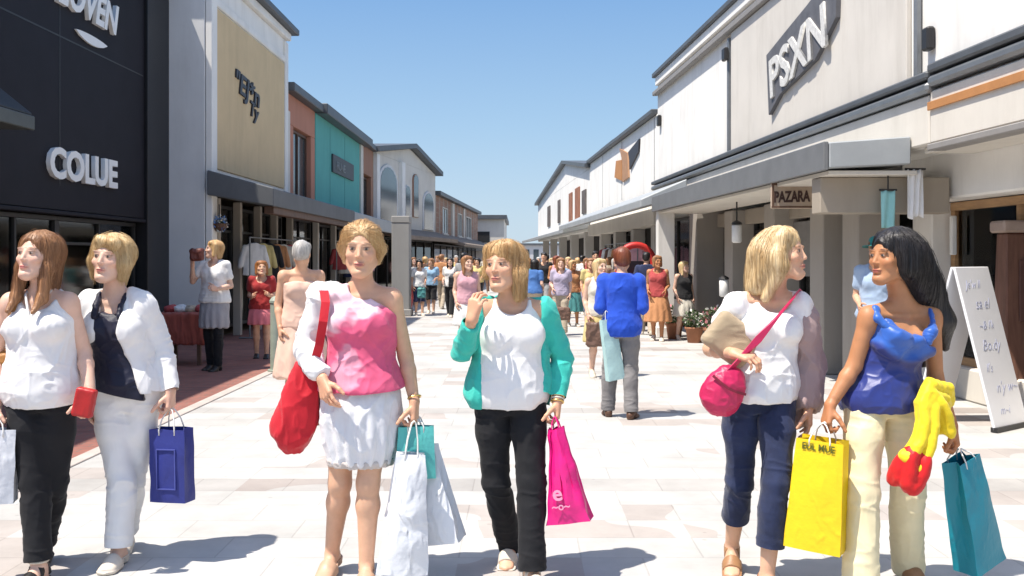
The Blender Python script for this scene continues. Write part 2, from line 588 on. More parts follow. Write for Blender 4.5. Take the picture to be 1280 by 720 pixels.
    def arm_prims(s, F, sd, add=0., k=.014, scale=1., upto=1.):
        J, S, w = s.J, s.S, s.w
        sh, el, wr = J['sh' + sd], J['el' + sd], J['wr' + sd]
        g = .6 + .4 * w
        F.u(ell(sh + np.array((0, 0, -.012)), np.array((.050, .052, .056)) * S * g * scale + add), .03)
        F.u(cone(sh, el, .045 * S * g * scale + add, .0365 * S * g * scale + add), .02)
        m = el + (wr - el) * .3
        F.u(cone(el, m, .036 * S * g * scale + add, .0365 * S * g * scale + add), k)
        F.u(cone(m, wr, .0365 * S * g * scale + add, .0235 * S * scale + add), k)

    def body_field(s, h=.006, hf=.0035):
        lo, hi = s.bounds(); lo[2] = -.004; hi[2] = s.hc[2] + .14 * s.hs
        c = s.hc; r = .13 * s.hs
        fine = [(0, c[0] - r, c[0] + r, hf), (1, c[1] - r, c[1] + r, hf), (2, c[2] - r, c[2] + r, hf)] if hf < h else []
        F = Field(lo, hi, h, fine); S = s.S
        F.u(s.torso(), .02)
        for x in (-1, 1):
            F.u(ell(s.fr(x * .072 * S, -.075 * S * s.w, .73), np.array((.060, .050, .058)) * S * s.w), .04)
            F.u(ell(s.fr(x * .075 * S, .065 * S, .02), np.array((.082, .075, .085)) * S * s.w), .04)
        for sd in 'LR':
            s.leg_prims(F, sd); s.foot_prims(F, sd); s.arm_prims(F, sd)
            F.u(cone(s.J['neck'] + (0, .01, -.02), s.J['sh' + sd] + np.array((0, 0, .018)) * S, .042 * S, .030 * S), .03)   # trapezius
            F.u(cone(s.fr(0, -.045 * S, 1.02), s.J['sh' + sd] + np.array((0, -.02, .012)) * S, .012 * S, .010 * S), .02)    # collar bone
        F.u(cone(s.J['neck'] + np.array((0, .01, -.04)), s.hc + s.HR @ np.array((0, .022, -.05)) * s.hs, .050 * S, .047 * S), .03)
        s.head_prims(F)
        return F

    def hand(s, sd, d, n, curl=(25, 40, 25), spread=1., thumb=.55, h=.0026):
        """five-fingered hand from the wrist: d direction, n palm normal"""
        wr = s.J['wr' + sd]; S = s.S
        d = unit(d); n = np.array(n, float); n = unit(n - d * (n @ d))
        t = np.cross(d, n) * (1 if sd == 'R' else -1)
        if not hasattr(curl[0], '__len__'): curl = [curl] * 4
        m = .15 * S
        F = Field(wr - m * 1.3, wr + m * 1.3, h)
        arm = unit(wr - s.J['el' + sd])
        F.u(cone(wr - arm * .035 * S, wr, .0262 * S, .0232 * S), .01)
        P = lambda a, b, c: wr + (d * a + t * b + n * c) * S
        offs = (.029, .0095, -.0105, -.029); lens = (.072, .080, .074, .058); rad = (.0088, .009, .0085, .0075)
        for i in range(4):
            kn = P(.084 - (.006 if i in (0, 3) else 0) - (.006 if i == 3 else 0), offs[i] * spread, 0)
            F.u(cone(P(.0, offs[i] * .45, 0), kn, .0165 * S, .0125 * S), .014)
        F.u(cone(P(.03, .012, .008), P(.045, .03, .014), .016 * S, .012 * S), .012)
        for i in range(4):
            kn = P(.084 - (.006 if i in (0, 3) else 0) - (.006 if i == 3 else 0), offs[i] * spread, 0)
            a = 0; p = kn; dd = unit(d + t * offs[i] * 3 * (spread - .6))
            for j, fr_ in enumerate((.46, .30, .24)):
                a += R(curl[i][j]); v = dd * math.cos(a) + n * math.sin(a)
                q = p + v * lens[i] * fr_ * S
                F.u(cone(p, q, rad[i] * (1 - .10 * j) * S, rad[i] * (1 - .10 * (j + 1)) * S), .0035)
                p = q
        p = P(.028, .022, .008); v = unit(d * .62 + t * .68 + n * thumb)
        for j, l in enumerate((.042, .032, .026)):
            q = p + v * l * S
            F.u(cone(p, q, (.0125 - .0016 * j) * S, (.0112 - .0018 * j) * S), .005)
            p = q; v = unit(v + d * .28 + n * .35 * thumb - t * .18)
        return F.mesh()

    def grip(s, sd):
        """middle of a closed hand hanging down"""
        return s.J['wr' + sd]

    def skin_colours(s, V):
        base = np.array(SKIN[s.skin]); C = np.tile(base, (len(V), 1))
        C *= (1 + .10 * (vnoise(V * 14, 3) - .5))[:, None]
        q = (V - s.hc) @ s.HR / s.hs
        near = (np.abs(q) < .16).all(1)
        x, y, z = q[:, 0], q[:, 1], q[:, 2]; ax = np.abs(x)
        def mix(mask, col):
            m = np.clip(mask, 0, 1)[:, None] * near[:, None]
            C[:] = C * (1 - m) + np.array(col) * m
        g = lambda d, r: np.clip(1.6 - 1.6 * d / r, 0, 1)
        front = y < -.045
        mix(.22 * g(np.hypot(ax - .042, z + .026), .03) * front, base * (1.05, .72, .68))       # cheeks
        mix(.25 * g(np.hypot(x, z + .026), .018) * (y < -.08), base * (1.0, .8, .75))
        lip = np.sqrt((x / .025) ** 2 + ((z + .0605) / .0115) ** 2)
        mix(g(lip, 1.15) * (y < -.06), (.46, .15, .13) if s.skin != 'deep' else (.34, .09, .07))
        mix(g(np.sqrt((x / .020) ** 2 + ((z + .0605) / .0016) ** 2), 1.2) * (y < -.06), (.12, .03, .03))
        eye = np.sqrt(((ax - .030) / .0125) ** 2 + ((z - .0062) / .0066) ** 2)
        mix(g(eye, 1.2) * (y < -.06), (.10, .05, .035))                                     # lash line
        mix(.85 * (eye < .80) * front, (.42, .37, .33))
        mix(1.3 * g(np.hypot(ax - .030, z - .0065), .0078) * front, (.022, .013, .010))
        mix(.9 * g(np.sqrt(((ax - .031) / .0165) ** 2 + ((z - .0135) / .0024) ** 2), 1.2) * (y < -.055), (.05, .028, .02))   # lashes
        brow = np.sqrt(((ax - .032) / .021) ** 2 + ((z - .031 + .12 * (ax - .032)) / .0045) ** 2)
        mix(.8 * g(brow, 1.2) * (y < -.05), s.__dict__.get('browcol', (.14, .075, .04)))
        return C

    def make(s, root, hands, h=.006, hf=.0035, hh=.0026):
        V, Q = s.body_field(h, hf).mesh()
        C = s.skin_colours(V)
        for sd, spec in hands.items():
            v, q = s.hand(sd, *spec[0], **{**dict(h=hh), **spec[1]})
            Q = np.vstack([Q, q + len(V)]); V = np.vstack([V, v])
            C = np.vstack([C, np.array(SKIN[s.skin]) * (1 + .12 * (vnoise(v * 60, 5) - .5))[:, None] * np.array((1, .93, .9))])
        me = mesh_np('body', V, Q, C)
        return link('body', me, mat('skin', (.6, .35, .25), .5, .06, 25, .05, 260, spec=.4, attr=True, sss=.12), root)

    # -------------------------------------------------- hair
    def hq(s, x, y, z): return s.hc + s.HR @ (np.array((x, y, z)) * s.hs)

    def hair(s, root, mt, build, h=.0042, amp=.004, freq=60., face=(0, -.103, -.040, .062, .075, .105), pad=(.25, .25, .75), cap=(.081, .101, .090), capc=(0, .022, .037), name='hair', hzn=.1, strands=1100, flow=None, step=.012, steps=26, ragged=.03):
        F = Field(s.hc - np.array((pad[0], pad[1], pad[2])), s.hc + np.array((pad[0], pad[1], .2)), h)
        F.u(ell(s.hq(*capc), np.array(cap) * s.hs, s.HR), .01)
        build(F)
        if face is not None:
            F.cut(ell(s.hq(*face[:3]), np.array(face[3:]) * s.hs, s.HR), .010)
        V, Q = F.mesh()
        if not len(V): return
        Nn = vnormals(V, Q); ph = V * np.array((1, 1, hzn))
        V = V + Nn * (amp * (.7 * ridge(ph * freq, 1) + .5 * vnoise(ph * freq * 2.3, 2) - .6) + amp * 1.3 * (vnoise(V * (18, 18, 7), 6) - .5))[:, None]
        if strands:                      # locks that follow the surface downwards and end raggedly
            from mathutils.kdtree import KDTree
            kd = KDTree(len(V))
            for k in range(len(V)): kd.insert(V[k], k)
            kd.balance()
            rn = np.random.RandomState(int(abs(s.root[0]) * 977) % 9999)
            q = (V - s.hc) @ s.HR / s.hs
            ok = np.where(q[:, 2] > -.02)[0]
            mb = MB(); fl = None if flow is None else s.HR @ unit(flow)
            for k in rn.choice(ok, min(strands, len(ok)), replace=False):
                p = V[k].copy(); pts = []; fly = rn.rand() < .13; lift = rn.uniform(.003, .010) if fly else rn.uniform(-.0006, .0022); free = 0; d = None
                for t in range(steps):
                    co, ix, dist = kd.find(p); n = Nn[ix]
                    if dist < .014:
                        base = np.array((0, 0, -1.)) if fl is None else fl
                        g = base + .18 * rn.randn(3) * .4
                        if fl is None and t < 6: g = g + .25 * s.HR @ np.array((np.sign(q[k, 0]) * .6, .1, 0))
                        g = g - n * (g @ n); ln = np.linalg.norm(g)
                        if ln < .05: break
                        g /= ln; d = g if d is None else unit(.55 * d + .45 * g)
                        p = np.array(co) + n * lift; pts.append(p.copy())
                    else:
                        free += 1
                        if free * step > ragged * rn.uniform(.3, 1.2): break
                        d = unit(d + np.array((0, 0, -.25)) + .12 * rn.randn(3)); pts.append(p.copy())
                    p = p + d * step
                if len(pts) > 4:
                    r0 = rn.uniform(.0005, .0009) if fly else rn.uniform(.0009, .0019); L = len(pts)
                    mb.tube(pts, [r0 * (1.0 - .82 * (a / (L - 1)) ** 2) for a in range(L)], 4, False)
            n0 = len(V)
            if mb.v:
                V = np.vstack([V, np.array(mb.v)]); Q = np.vstack([Q, np.array(mb.f) + n0])
        return link(name, mesh_np(name, V, Q), mt, root)

    # -------------------------------------------------- garments
    def garment(s, name, root, mt, build, h=.0052, amp=.005, fold=(10, 10, 4), wrinkles=(), extra=None, col=None, lo=None, hi=None, smooth=1, parent=None, hems=()):
        a, b = s.bounds(.16)
        F = Field(a if lo is None else lo, b if hi is None else hi, h)
        build(F)
        V, Q = F.mesh()
        if not len(V):
            print('EMPTY GARMENT', name); return None
        V = relax(V, Q, smooth)
        Nn = vnormals(V, Q)
        W = V + .05 * np.c_[vnoise(V * 6, 11), vnoise(V * 6, 12), vnoise(V * 6, 13)]
        fo = np.array(fold, float); A1 = rot(0, 0, 32); A2 = rot(0, 0, -36)
        d = amp * (1.1 * ridge((W @ A1) * fo, 4) ** 3 + 1.1 * ridge((W @ A2) * fo, 7) ** 3 + .6 * ridge(W * fo * 2.3, 5) ** 3 - .45)
        for c, r, f2, a2 in wrinkles:
            m = np.exp(-((V - c) ** 2).sum(1) / r ** 2)
            d = d + m * a2 * (ridge((W + .02) * np.array(f2, float), 9) ** 3 - .25)
        if extra is not None: d = d + extra(V)
        V = V + Nn * d[:, None]
        me = mesh_np(name, V, Q, col(V) if col is not None else None)
        if hems:                          # crisp open edges: the cloth is cut here and left hollow
            bm = bmesh.new(); bm.from_mesh(me)
            for p, n, r in hems:
                vs = set(v for v in bm.verts if r is None or (np.array(v.co) - p) @ (np.array(v.co) - p) < r * r)
                es = [e for e in bm.edges if e.verts[0] in vs and e.verts[1] in vs]; fs = [q for q in bm.faces if all(v in vs for v in q.verts)]
                bmesh.ops.bisect_plane(bm, geom=list(vs) + es + fs, plane_co=Vector(p), plane_no=Vector(n), clear_outer=True)
            bm.to_mesh(me); bm.free()
            me.polygons.foreach_set('use_smooth', [True] * len(me.polygons))
        return link(name, me, mt, parent or root)

    def hem(s, u, n=(0, 0, -1)):
        return (np.array(s.fr(0, 0, u)), n, None)

    def cuff(s, sd, back=.0):
        d = unit(s.J['wr' + sd] - s.J['el' + sd]); return (s.J['wr' + sd] - d * back, d, .10)

    def trousers(s, root, mt, add=.010, hem=.08, top=.17, flare=0., scale=1.0, name='trousers', amp=.0035, hems=None, cuff=0, col=None, wadd=.007, knee=.0, thin=1.):
        def build(F):
            F.u(s.torso(wadd, u0=-.16, u1=top), .02)
            for x in (-1, 1): F.u(ell(s.fr(x * .075 * s.S, .065 * s.S, .02), np.array((.082, .075, .085)) * s.S * s.w + wadd), .04)
            for sd in 'LR':
                hp, kn, an = (s.J[j + sd] for j in ('hip', 'knee', 'ank'))
                r = lambda v: v * s.S * (.5 + .5 * s.w) * scale * thin + add
                lowv = unit(an - kn); hz = (hems or {}).get(sd, hem)
                end = kn + lowv * max((kn[2] - hz) / max(-lowv[2], .2), .05)
                F.u(cone(hp + np.array((0, .01, .02)), hp + (kn - hp) * .4, r(.086), r(.075) + flare * .1), .03)
                F.u(cone(hp + (kn - hp) * .4, kn, r(.075) + flare * .1, r(.054) + flare * .4 + knee), .03)
                G = Field.__new__(Field); G.ax = F.ax; G.f = np.full_like(F.f, .25)
                G.u(cone(kn, end + lowv * .10, r(.054) + flare * .4 + knee, r(.044) + flare), .03)
                G.u(ell(kn + (an - kn) * .3 + np.array((0, .018, 0)), (.05 + add, .05 + add, .10)), .03)
                G.half(end, lowv)
                F.f = _smin(F.f, G.f, .02)
                if cuff: F.u(cone(end - lowv * .012, end + lowv * .01, r(.044) + flare + cuff, r(.044) + flare + cuff), .006)
            F.half((0, 0, s.z(top)), (0, 0, 1))
        H = []
        for sd in 'LR':
            kn, an = s.J['knee' + sd], s.J['ank' + sd]; lowv = unit(an - kn); hz = (hems or {}).get(sd, hem)
            H.append((kn + lowv * (max((kn[2] - hz) / max(-lowv[2], .2), .05) - (.004 if not cuff else -.006)), lowv, .16))
        W = [(s.J['knee' + k], .13, (9, 9, 26), .008) for k in 'LR'] + [(s.J['hip' + k] + np.array((0, -.05, -.06)), .12, (10, 10, 24), .006) for k in 'LR'] + [(s.J['ank' + k] + np.array((0, 0, .06)), .10, (8, 8, 30), .008) for k in 'LR']
        return s.garment(name, root, mt, build, h=.0055, amp=amp, fold=(9, 9, 2.5), wrinkles=W, lo=np.minimum(s.bounds()[0], 0), hi=s.bounds()[1] * (1, 1, 0) + (0, 0, s.z(top) + .03), col=col, hems=H)

    def shoe(s, root, sd, mt, kind='sandal', name='shoe', sole=None):
        a, f, sv, up = s.foot_frame(sd)
        lo = a - np.array((.14, .24, .16)) * s.S; hi = a + np.array((.14, .24, .12)) * s.S
        lo[2] = max(lo[2], -.001)
        M = np.stack([sv, f, up], 1)
        p = lambda x, y, z: a + M @ (np.array((x, y, z)) * s.S)
        F = Field(lo, hi, .0042); s.foot_prims(F, sd, inf=.006)
        full = F.f.copy()
        def slab(c, half):
            G = Field.__new__(Field); G.ax = F.ax; G.f = np.full_like(full, .25)
            G.u(boxp(p(*c), np.array(half) * s.S, M, .003), .001); return G.f
        solef = np.maximum(full - .004, slab((0, .05, -.082), (.08, .2, .010)))
        if kind == 'sandal':
            up_ = np.minimum(slab((0, .088, -.04), (.08, .022, .05)), slab((0, -.045, -.02), (.08, .012, .03)))
            up_ = np.minimum(up_, slab((0, .02, -.02), (.08, .010, .06)))
            F.f = np.minimum(solef, np.maximum(full, up_))
        elif kind == 'slip':
            F.f = np.minimum(solef, np.maximum(full, np.minimum(slab((0, .11, -.05), (.08, .05, .06)), slab((0, -.01, -.075), (.08, .12, .03)))))
        else:
            F.f = np.minimum(solef, np.maximum(full, slab((0, .05, -.04), (.08, .2, .055))))
        F.f = np.maximum(F.f, -(np.zeros_like(F.f) + F.ax[2][None, None, :] - .001))
        V, Q = F.mesh()
        if len(V): return link(name, mesh_np(name, V, Q), mt, root)


def _smin(a, b, k):
    h = np.clip(.5 + .5 * (a - b) / k, 0, 1)
    return a * (1 - h) + b * h - k * h * (1 - h)


def px_fig(Y0, rx, pts, **kw):
    """joints read off the photo as (pixel x, pixel y, depth offset); ankles as (pixel x, depth offset)"""
    root = at(rx, VY, Y0); root[2] = 0
    J = {}
    for k, v in pts.items():
        if k.startswith('ank'): q = at(v[0], 0, Y0 + v[1]); q[2] = .085
        else: q = at(v[0], v[1], Y0 + v[2])
        J[k] = q - root
    f = Fig(root, J, **kw)
    ln = lambda a, b: round(float(np.linalg.norm(J[a] - J[b])), 2)
    print('FIG', [(a + b, ln(a, b)) for a, b in (('shL', 'elL'), ('elL', 'wrL'), ('shR', 'elR'), ('elR', 'wrR'), ('hipL', 'kneeL'), ('kneeL', 'ankL'), ('hipR', 'kneeR'), ('kneeR', 'ankR'), ('shL', 'shR'), ('head', 'neck'), ('hipL', 'hipR'))])
    return f


def bracelet(c, d, r, th, name, mt, parent):
    d = unit(d); a = unit(np.cross(d, (0, .3, 1))); b = np.cross(d, a)
    m = MB(); pts = [c + (a * math.cos(t) + b * math.sin(t)) * r for t in np.linspace(0, 2 * math.pi, 17)]
    m.tube(pts, th, 6, False)
    return m.build(name, mt, parent, smooth=True)


def strip_on(F, pts, r, k=.006):
    for a, b in zip(pts[:-1], pts[1:]): F.u(cone(a, b, r, r), k)
# ------------------------------------------------------------------ world, sun, camera
sun_dir = Vector((.60, .34, -1.50)).normalized()         # direction the light travels
elev = math.asin(-sun_dir.z); azim = math.atan2(-sun_dir.x, -sun_dir.y)   # where the sun stands
w = bpy.data.worlds.new('World'); SC.world = w; w.use_nodes = True
nt = w.node_tree
sky = nt.nodes.new('ShaderNodeTexSky'); sky.sky_type = 'NISHITA'; sky.sun_disc = False
sky.sun_elevation = elev; sky.sun_rotation = azim; sky.air_density = 1.0; sky.dust_density = .8; sky.ozone_density = 1.5; sky.altitude = 0
bg = nt.nodes['Background']; bg.inputs[1].default_value = .15
tint = nt.nodes.new('ShaderNodeMix'); tint.data_type = 'RGBA'; tint.blend_type = 'MULTIPLY'; tint.inputs[0].default_value = 1; tint.inputs[7].default_value = (1.0, 1.0, 1.0, 1)
nt.links.new(sky.outputs[0], tint.inputs[6]); 
tcw = nt.nodes.new('ShaderNodeTexCoord'); sxw = nt.nodes.new('ShaderNodeSeparateXYZ'); nt.links.new(tcw.outputs['Generated'], sxw.inputs[0])
rmp = nt.nodes.new('ShaderNodeValToRGB'); nt.links.new(sxw.outputs[2], rmp.inputs[0])   # hazy blue air low over the horizon, deepening upwards
el = rmp.color_ramp.elements; K = 1 / .15 / 1.58
el[0].position = 0; el[0].color = (.545 * K, .685 * K, .81 * K, 1); el[1].position = .13; el[1].color = (.36 * K, .56 * K, .79 * K, 1)
e2 = el.new(.26); e2.color = (.205 * K, .405 * K, .73 * K, 1); e3 = el.new(.6); e3.color = (.12 * K, .28 * K, .62 * K, 1)
wmr = nt.nodes.new('ShaderNodeMapRange'); wmr.inputs['From Min'].default_value = .30; wmr.inputs['From Max'].default_value = .55; wmr.inputs['To Min'].default_value = .9; wmr.inputs['To Max'].default_value = 0.; nt.links.new(sxw.outputs[2], wmr.inputs[0])
smx = nt.nodes.new('ShaderNodeMix'); smx.data_type = 'RGBA'; nt.links.new(wmr.outputs[0], smx.inputs[0]); nt.links.new(tint.outputs[2], smx.inputs[6]); nt.links.new(rmp.outputs[0], smx.inputs[7]); nt.links.new(smx.outputs[2], bg.inputs[0])
sl = bpy.data.lights.new('sun', 'SUN'); sl.energy = 4.5; sl.angle = R(.6); sl.color = (1, .93, .83)
so = bpy.data.objects.new('sun', sl); COL.objects.link(so); so.rotation_euler = sun_dir.to_track_quat('-Z', 'Y').to_euler(); so.location = (-20, -10, 40)
cam = bpy.data.cameras.new('camera'); co = bpy.data.objects.new('camera', cam); COL.objects.link(co)
cam.sensor_width = 36; cam.lens = FOC / 1280 * 36; cam.shift_x = -(VX - 640) / 1280; cam.shift_y = -(360 - VY) / 1280
co.location = (0, 0, HC); co.rotation_euler = (R(90), 0, 0); cam.clip_end = 3000; cam.clip_start = .05
SC.camera = co
SC.view_settings.view_transform = 'Standard'; SC.view_settings.look = 'None'; SC.view_settings.gamma = 1; SC.view_settings.exposure = .69
SC.render.engine = 'CYCLES'
SC.cycles.use_denoising = True
SC.cycles.max_bounces = 8; SC.cycles.transparent_max_bounces = 8; SC.cycles.sample_clamp_indirect = 8; SC.cycles.caustics_reflective = False; SC.cycles.caustics_refractive = False

# ------------------------------------------------------------------ ground


def paving_mat():
    m, nt, b = principled('street paving'); L = nt.links.new
    tc = N(nt, 'ShaderNodeTexCoord')
    br = N(nt, 'ShaderNodeTexBrick', Scale=1., offset=.5); br.inputs['Brick Width'].default_value = .62; br.inputs['Row Height'].default_value = .36
    br.inputs['Mortar Size'].default_value = .005; br.inputs['Mortar Smooth'].default_value = .3; br.inputs['Bias'].default_value = -.2
    br.inputs['Color1'].default_value = (.50, .49, .468, 1); br.inputs['Color2'].default_value = (.455, .445, .425, 1); br.inputs['Mortar'].default_value = (.40, .39, .37, 1)
    L(tc.outputs['Object'], br.inputs['Vector'])
    # pinkish slabs scattered in some rows: a random number per slab
    sx = N(nt, 'ShaderNodeSeparateXYZ'); L(tc.outputs['Object'], sx.inputs[0])
    def mth(op, a, bv=None):
        n = N(nt, 'ShaderNodeMath', operation=op)
        L(a, n.inputs[0])
        if bv is not None:
            if hasattr(bv, 'name'): L(bv, n.inputs[1])
            else: n.inputs[1].default_value = bv
        return n.outputs[0]
    row = mth('FLOOR', mth('DIVIDE', sx.outputs[1], .36))
    odd = mth('MULTIPLY', mth('FLOORED_MODULO', row, 2.), .31)
    colm = mth('FLOOR', mth('DIVIDE', mth('ADD', sx.outputs[0], odd), .62))
    cb = N(nt, 'ShaderNodeCombineXYZ'); L(row, cb.inputs[0]); L(colm, cb.inputs[1])
    wn = N(nt, 'ShaderNodeTexWhiteNoise', noise_dimensions='2D'); L(cb.outputs[0], wn.inputs[0])
    big = N(nt, 'ShaderNodeTexNoise', Scale=.55, Detail=2.); L(tc.outputs['Object'], big.inputs['Vector'])
    sel = mth('GREATER_THAN', mth('MULTIPLY', wn.outputs[0], big.outputs[0]), .43)
    mx = N(nt, 'ShaderNodeMix', data_type='RGBA', blend_type='MULTIPLY'); L(mth('MULTIPLY', sel, .8), mx.inputs[0]); L(br.outputs[0], mx.inputs[6]); mx.inputs[7].default_value = (.84, .76, .73, 1)
    # greyer bands across the street
    band = mth('LESS_THAN', mth('FLOORED_MODULO', mth('ADD', sx.outputs[1], 6.48), 3.24), .36)
    m2 = N(nt, 'ShaderNodeMix', data_type='RGBA', blend_type='MULTIPLY'); L(mth('MULTIPLY', band, .8), m2.inputs[0]); L(mx.outputs[2], m2.inputs[6]); m2.inputs[7].default_value = (.80, .78, .77, 1)
    # dirt, drips and traffic
    n1 = N(nt, 'ShaderNodeTexNoise', Scale=1.3, Detail=9., Roughness=.68); L(tc.outputs['Object'], n1.inputs['Vector'])
    mr = N(nt, 'ShaderNodeMapRange'); mr.inputs['From Min'].default_value = .35; mr.inputs['From Max'].default_value = .7; mr.inputs['To Min'].default_value = .80; mr.inputs['To Max'].default_value = 1.08; L(n1.outputs[0], mr.inputs[0])
    n2 = N(nt, 'ShaderNodeTexVoronoi', Scale=5.); L(tc.outputs['Object'], n2.inputs['Vector'])
    spot = N(nt, 'ShaderNodeMapRange'); spot.inputs['From Min'].default_value = .05; spot.inputs['From Max'].default_value = .09; spot.inputs['To Min'].default_value = .82; L(n2.outputs[0], spot.inputs[0])
    mm = mth('MULTIPLY', mr.outputs[0], spot.outputs[0])
    cc = N(nt, 'ShaderNodeCombineColor'); [L(mm, cc.inputs[i]) for i in range(3)]
    m3 = N(nt, 'ShaderNodeMix', data_type='RGBA', blend_type='MULTIPLY'); m3.inputs[0].default_value = 1; L(m2.outputs[2], m3.inputs[6]); L(cc.outputs[0], m3.inputs[7])
    L(m3.outputs[2], b.inputs['Base Color']); b.inputs['Roughness'].default_value = .72; b.inputs['Specular IOR Level'].default_value = .3
    n4 = N(nt, 'ShaderNodeTexNoise', Scale=70., Detail=5.); L(tc.outputs['Object'], n4.inputs['Vector'])
    ad = mth('ADD', mth('MULTIPLY', n4.outputs[0], .25), br.outputs[1]); iv = mth('MULTIPLY', ad, -1.)
    bp = N(nt, 'ShaderNodeBump', Strength=.35, Distance=.004); L(iv, bp.inputs['Height']); L(bp.outputs[0], b.inputs['Normal'])
    return m


def brick_mat(name, c1, c2, mortar, bw, rh, ms, coords=(0, 0, 0), rough=.85):
    m, nt, b = principled(name); L = nt.links.new
    tc = N(nt, 'ShaderNodeTexCoord'); mp = N(nt, 'ShaderNodeMapping'); mp.inputs['Rotation'].default_value = coords; L(tc.outputs['Object'], mp.inputs[0])
    br = N(nt, 'ShaderNodeTexBrick', Scale=1.); br.inputs['Brick Width'].default_value = bw; br.inputs['Row Height'].default_value = rh; br.inputs['Mortar Size'].default_value = ms
    br.inputs['Color1'].default_value = rgba(c1); br.inputs['Color2'].default_value = rgba(c2); br.inputs['Mortar'].default_value = rgba(mortar); L(mp.outputs[0], br.inputs[0])
    n1 = N(nt, 'ShaderNodeTexNoise', Scale=2.4, Detail=8., Roughness=.65); L(tc.outputs['Object'], n1.inputs[0])
    mr = N(nt, 'ShaderNodeMapRange'); mr.inputs['From Min'].default_value = .3; mr.inputs['From Max'].default_value = .7; mr.inputs['To Min'].default_value = .75; mr.inputs['To Max'].default_value = 1.2; L(n1.outputs[0], mr.inputs[0])
    cc = N(nt, 'ShaderNodeCombineColor'); [L(mr.outputs[0], cc.inputs[i]) for i in range(3)]
    mx = N(nt, 'ShaderNodeMix', data_type='RGBA', blend_type='MULTIPLY'); mx.inputs[0].default_value = 1; L(br.outputs[0], mx.inputs[6]); L(cc.outputs[0], mx.inputs[7]); L(mx.outputs[2], b.inputs['Base Color'])
    b.inputs['Roughness'].default_value = rough
    bp = N(nt, 'ShaderNodeBump', Strength=.4, Distance=.006, invert=True); L(br.outputs[1], bp.inputs['Height']); L(bp.outputs[0], b.inputs['Normal'])
    return m


def sheet(name, x0, x1, y0, y1, z, mt):
    o = MB().add([(x0, y0, z), (x1, y0, z), (x1, y1, z), (x0, y1, z)], [(0, 1, 2, 3)]).build(name, mt)
    if o.data.polygons[0].normal.z < 0: o.data.flip_normals()
    return tag(o, kind='structure')


sheet('ground', -900, 900, -300, 1500, -.004, mat('distant ground', (.42, .40, .37), .9, .15, .05))
sheet('street_paving', -3.25, 9, -12, 130, 0, paving_mat())
sheet('brick_pavement', -14, -3.36, -12, 130, .004, brick_mat('brick paving', (.29, .115, .085), (.23, .09, .07), (.17, .12, .10), .21, .105, .006))
tag(MB().box(-3.37, -3.25, -12, 130, -.02, .012).build('kerb_strip', mat('kerb stone', (.46, .40, .36), .8, .15, 3), bevel=.004), kind='structure')

# ------------------------------------------------------------------ buildings
WHITE = plaster('white', (.82, .80, .755), stain=.32)
CREAM = plaster('cream', (.66, .62, .55))
BEIGE = plaster('beige', (.62, .585, .53), stain=.34)
TAN = plaster('tan', (.66, .50, .295), stain=.25)
GREYW = plaster('grey render', (.66, .66, .655))
TEAL = plaster('teal', (.12, .40, .36), stain=.2)
SALMON = plaster('salmon', (.50, .23, .155))
TERRA = plaster('terracotta', (.34, .185, .125))
BLACKP = mat('black cladding', (.014, .0125, .017), .65, .15, 2.5, .05, 40, spec=.2)
ROOF = mat('roof edge metal', (.085, .092, .10), .5, .15, 3, .05, 50, spec=.5)
AWN = mat('awning grey', (.115, .12, .125), .6, .12, 2, .05, 40, stain=.3)
AWNL = mat('canopy light grey', (.33, .35, .36), .5, .08, 2, .04, 40, stain=.25)
TAUPE = mat('taupe awning', (.23, .185, .15), .8, .15, 2, .06, 60)
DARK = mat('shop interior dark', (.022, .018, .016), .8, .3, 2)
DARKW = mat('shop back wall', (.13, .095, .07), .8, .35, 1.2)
FRAME = mat('window frame black', (.025, .024, .024), .45, .1, 8)
BROWN = mat('brown wood', (.115, .062, .04), .55, .3, 5, .1, 50, stretch=(4, 4, .6))
TANW = mat('tan timber', (.40, .24, .12), .6, .25, 5, .1, 50, stretch=(.6, .6, 5))
ORANGE = mat('orange stripe', (.46, .21, .075), .6, .12, 4)
STEEL = mat('grey steel', (.22, .23, .24), .4, .12, 5, metal=.5)
LETW = mat('white lettering', (.82, .82, .80), .5, .03)
LETD = mat('dark lettering', (.035, .033, .04), .5, .05)
GL = glass()
TINT = mat('tinted upper window', (.055, .075, .082), .12, .2, 1.5, 0, spec=.7)


class Wall:
    """a facade line; x = a + b*y, street side at +sg"""
    def __init__(s, a, b, sg): s.a, s.b, s.sg = a, b, sg
    def p(s, y, d, z): return (s.a + s.b * y + s.sg * d, y, z)
    def yat(s, px, d=0.): return (s.a + s.sg * d) / ((px - VX) / FOC - s.b)


SPLIT = {'pillar', 'column', 'pier', 'pilaster', 'corner_pilaster', 'panel_joint', 'shelf', 'banner_panel', 'cornice', 'downpipe', 'wall_panel_joint', 'beam'}


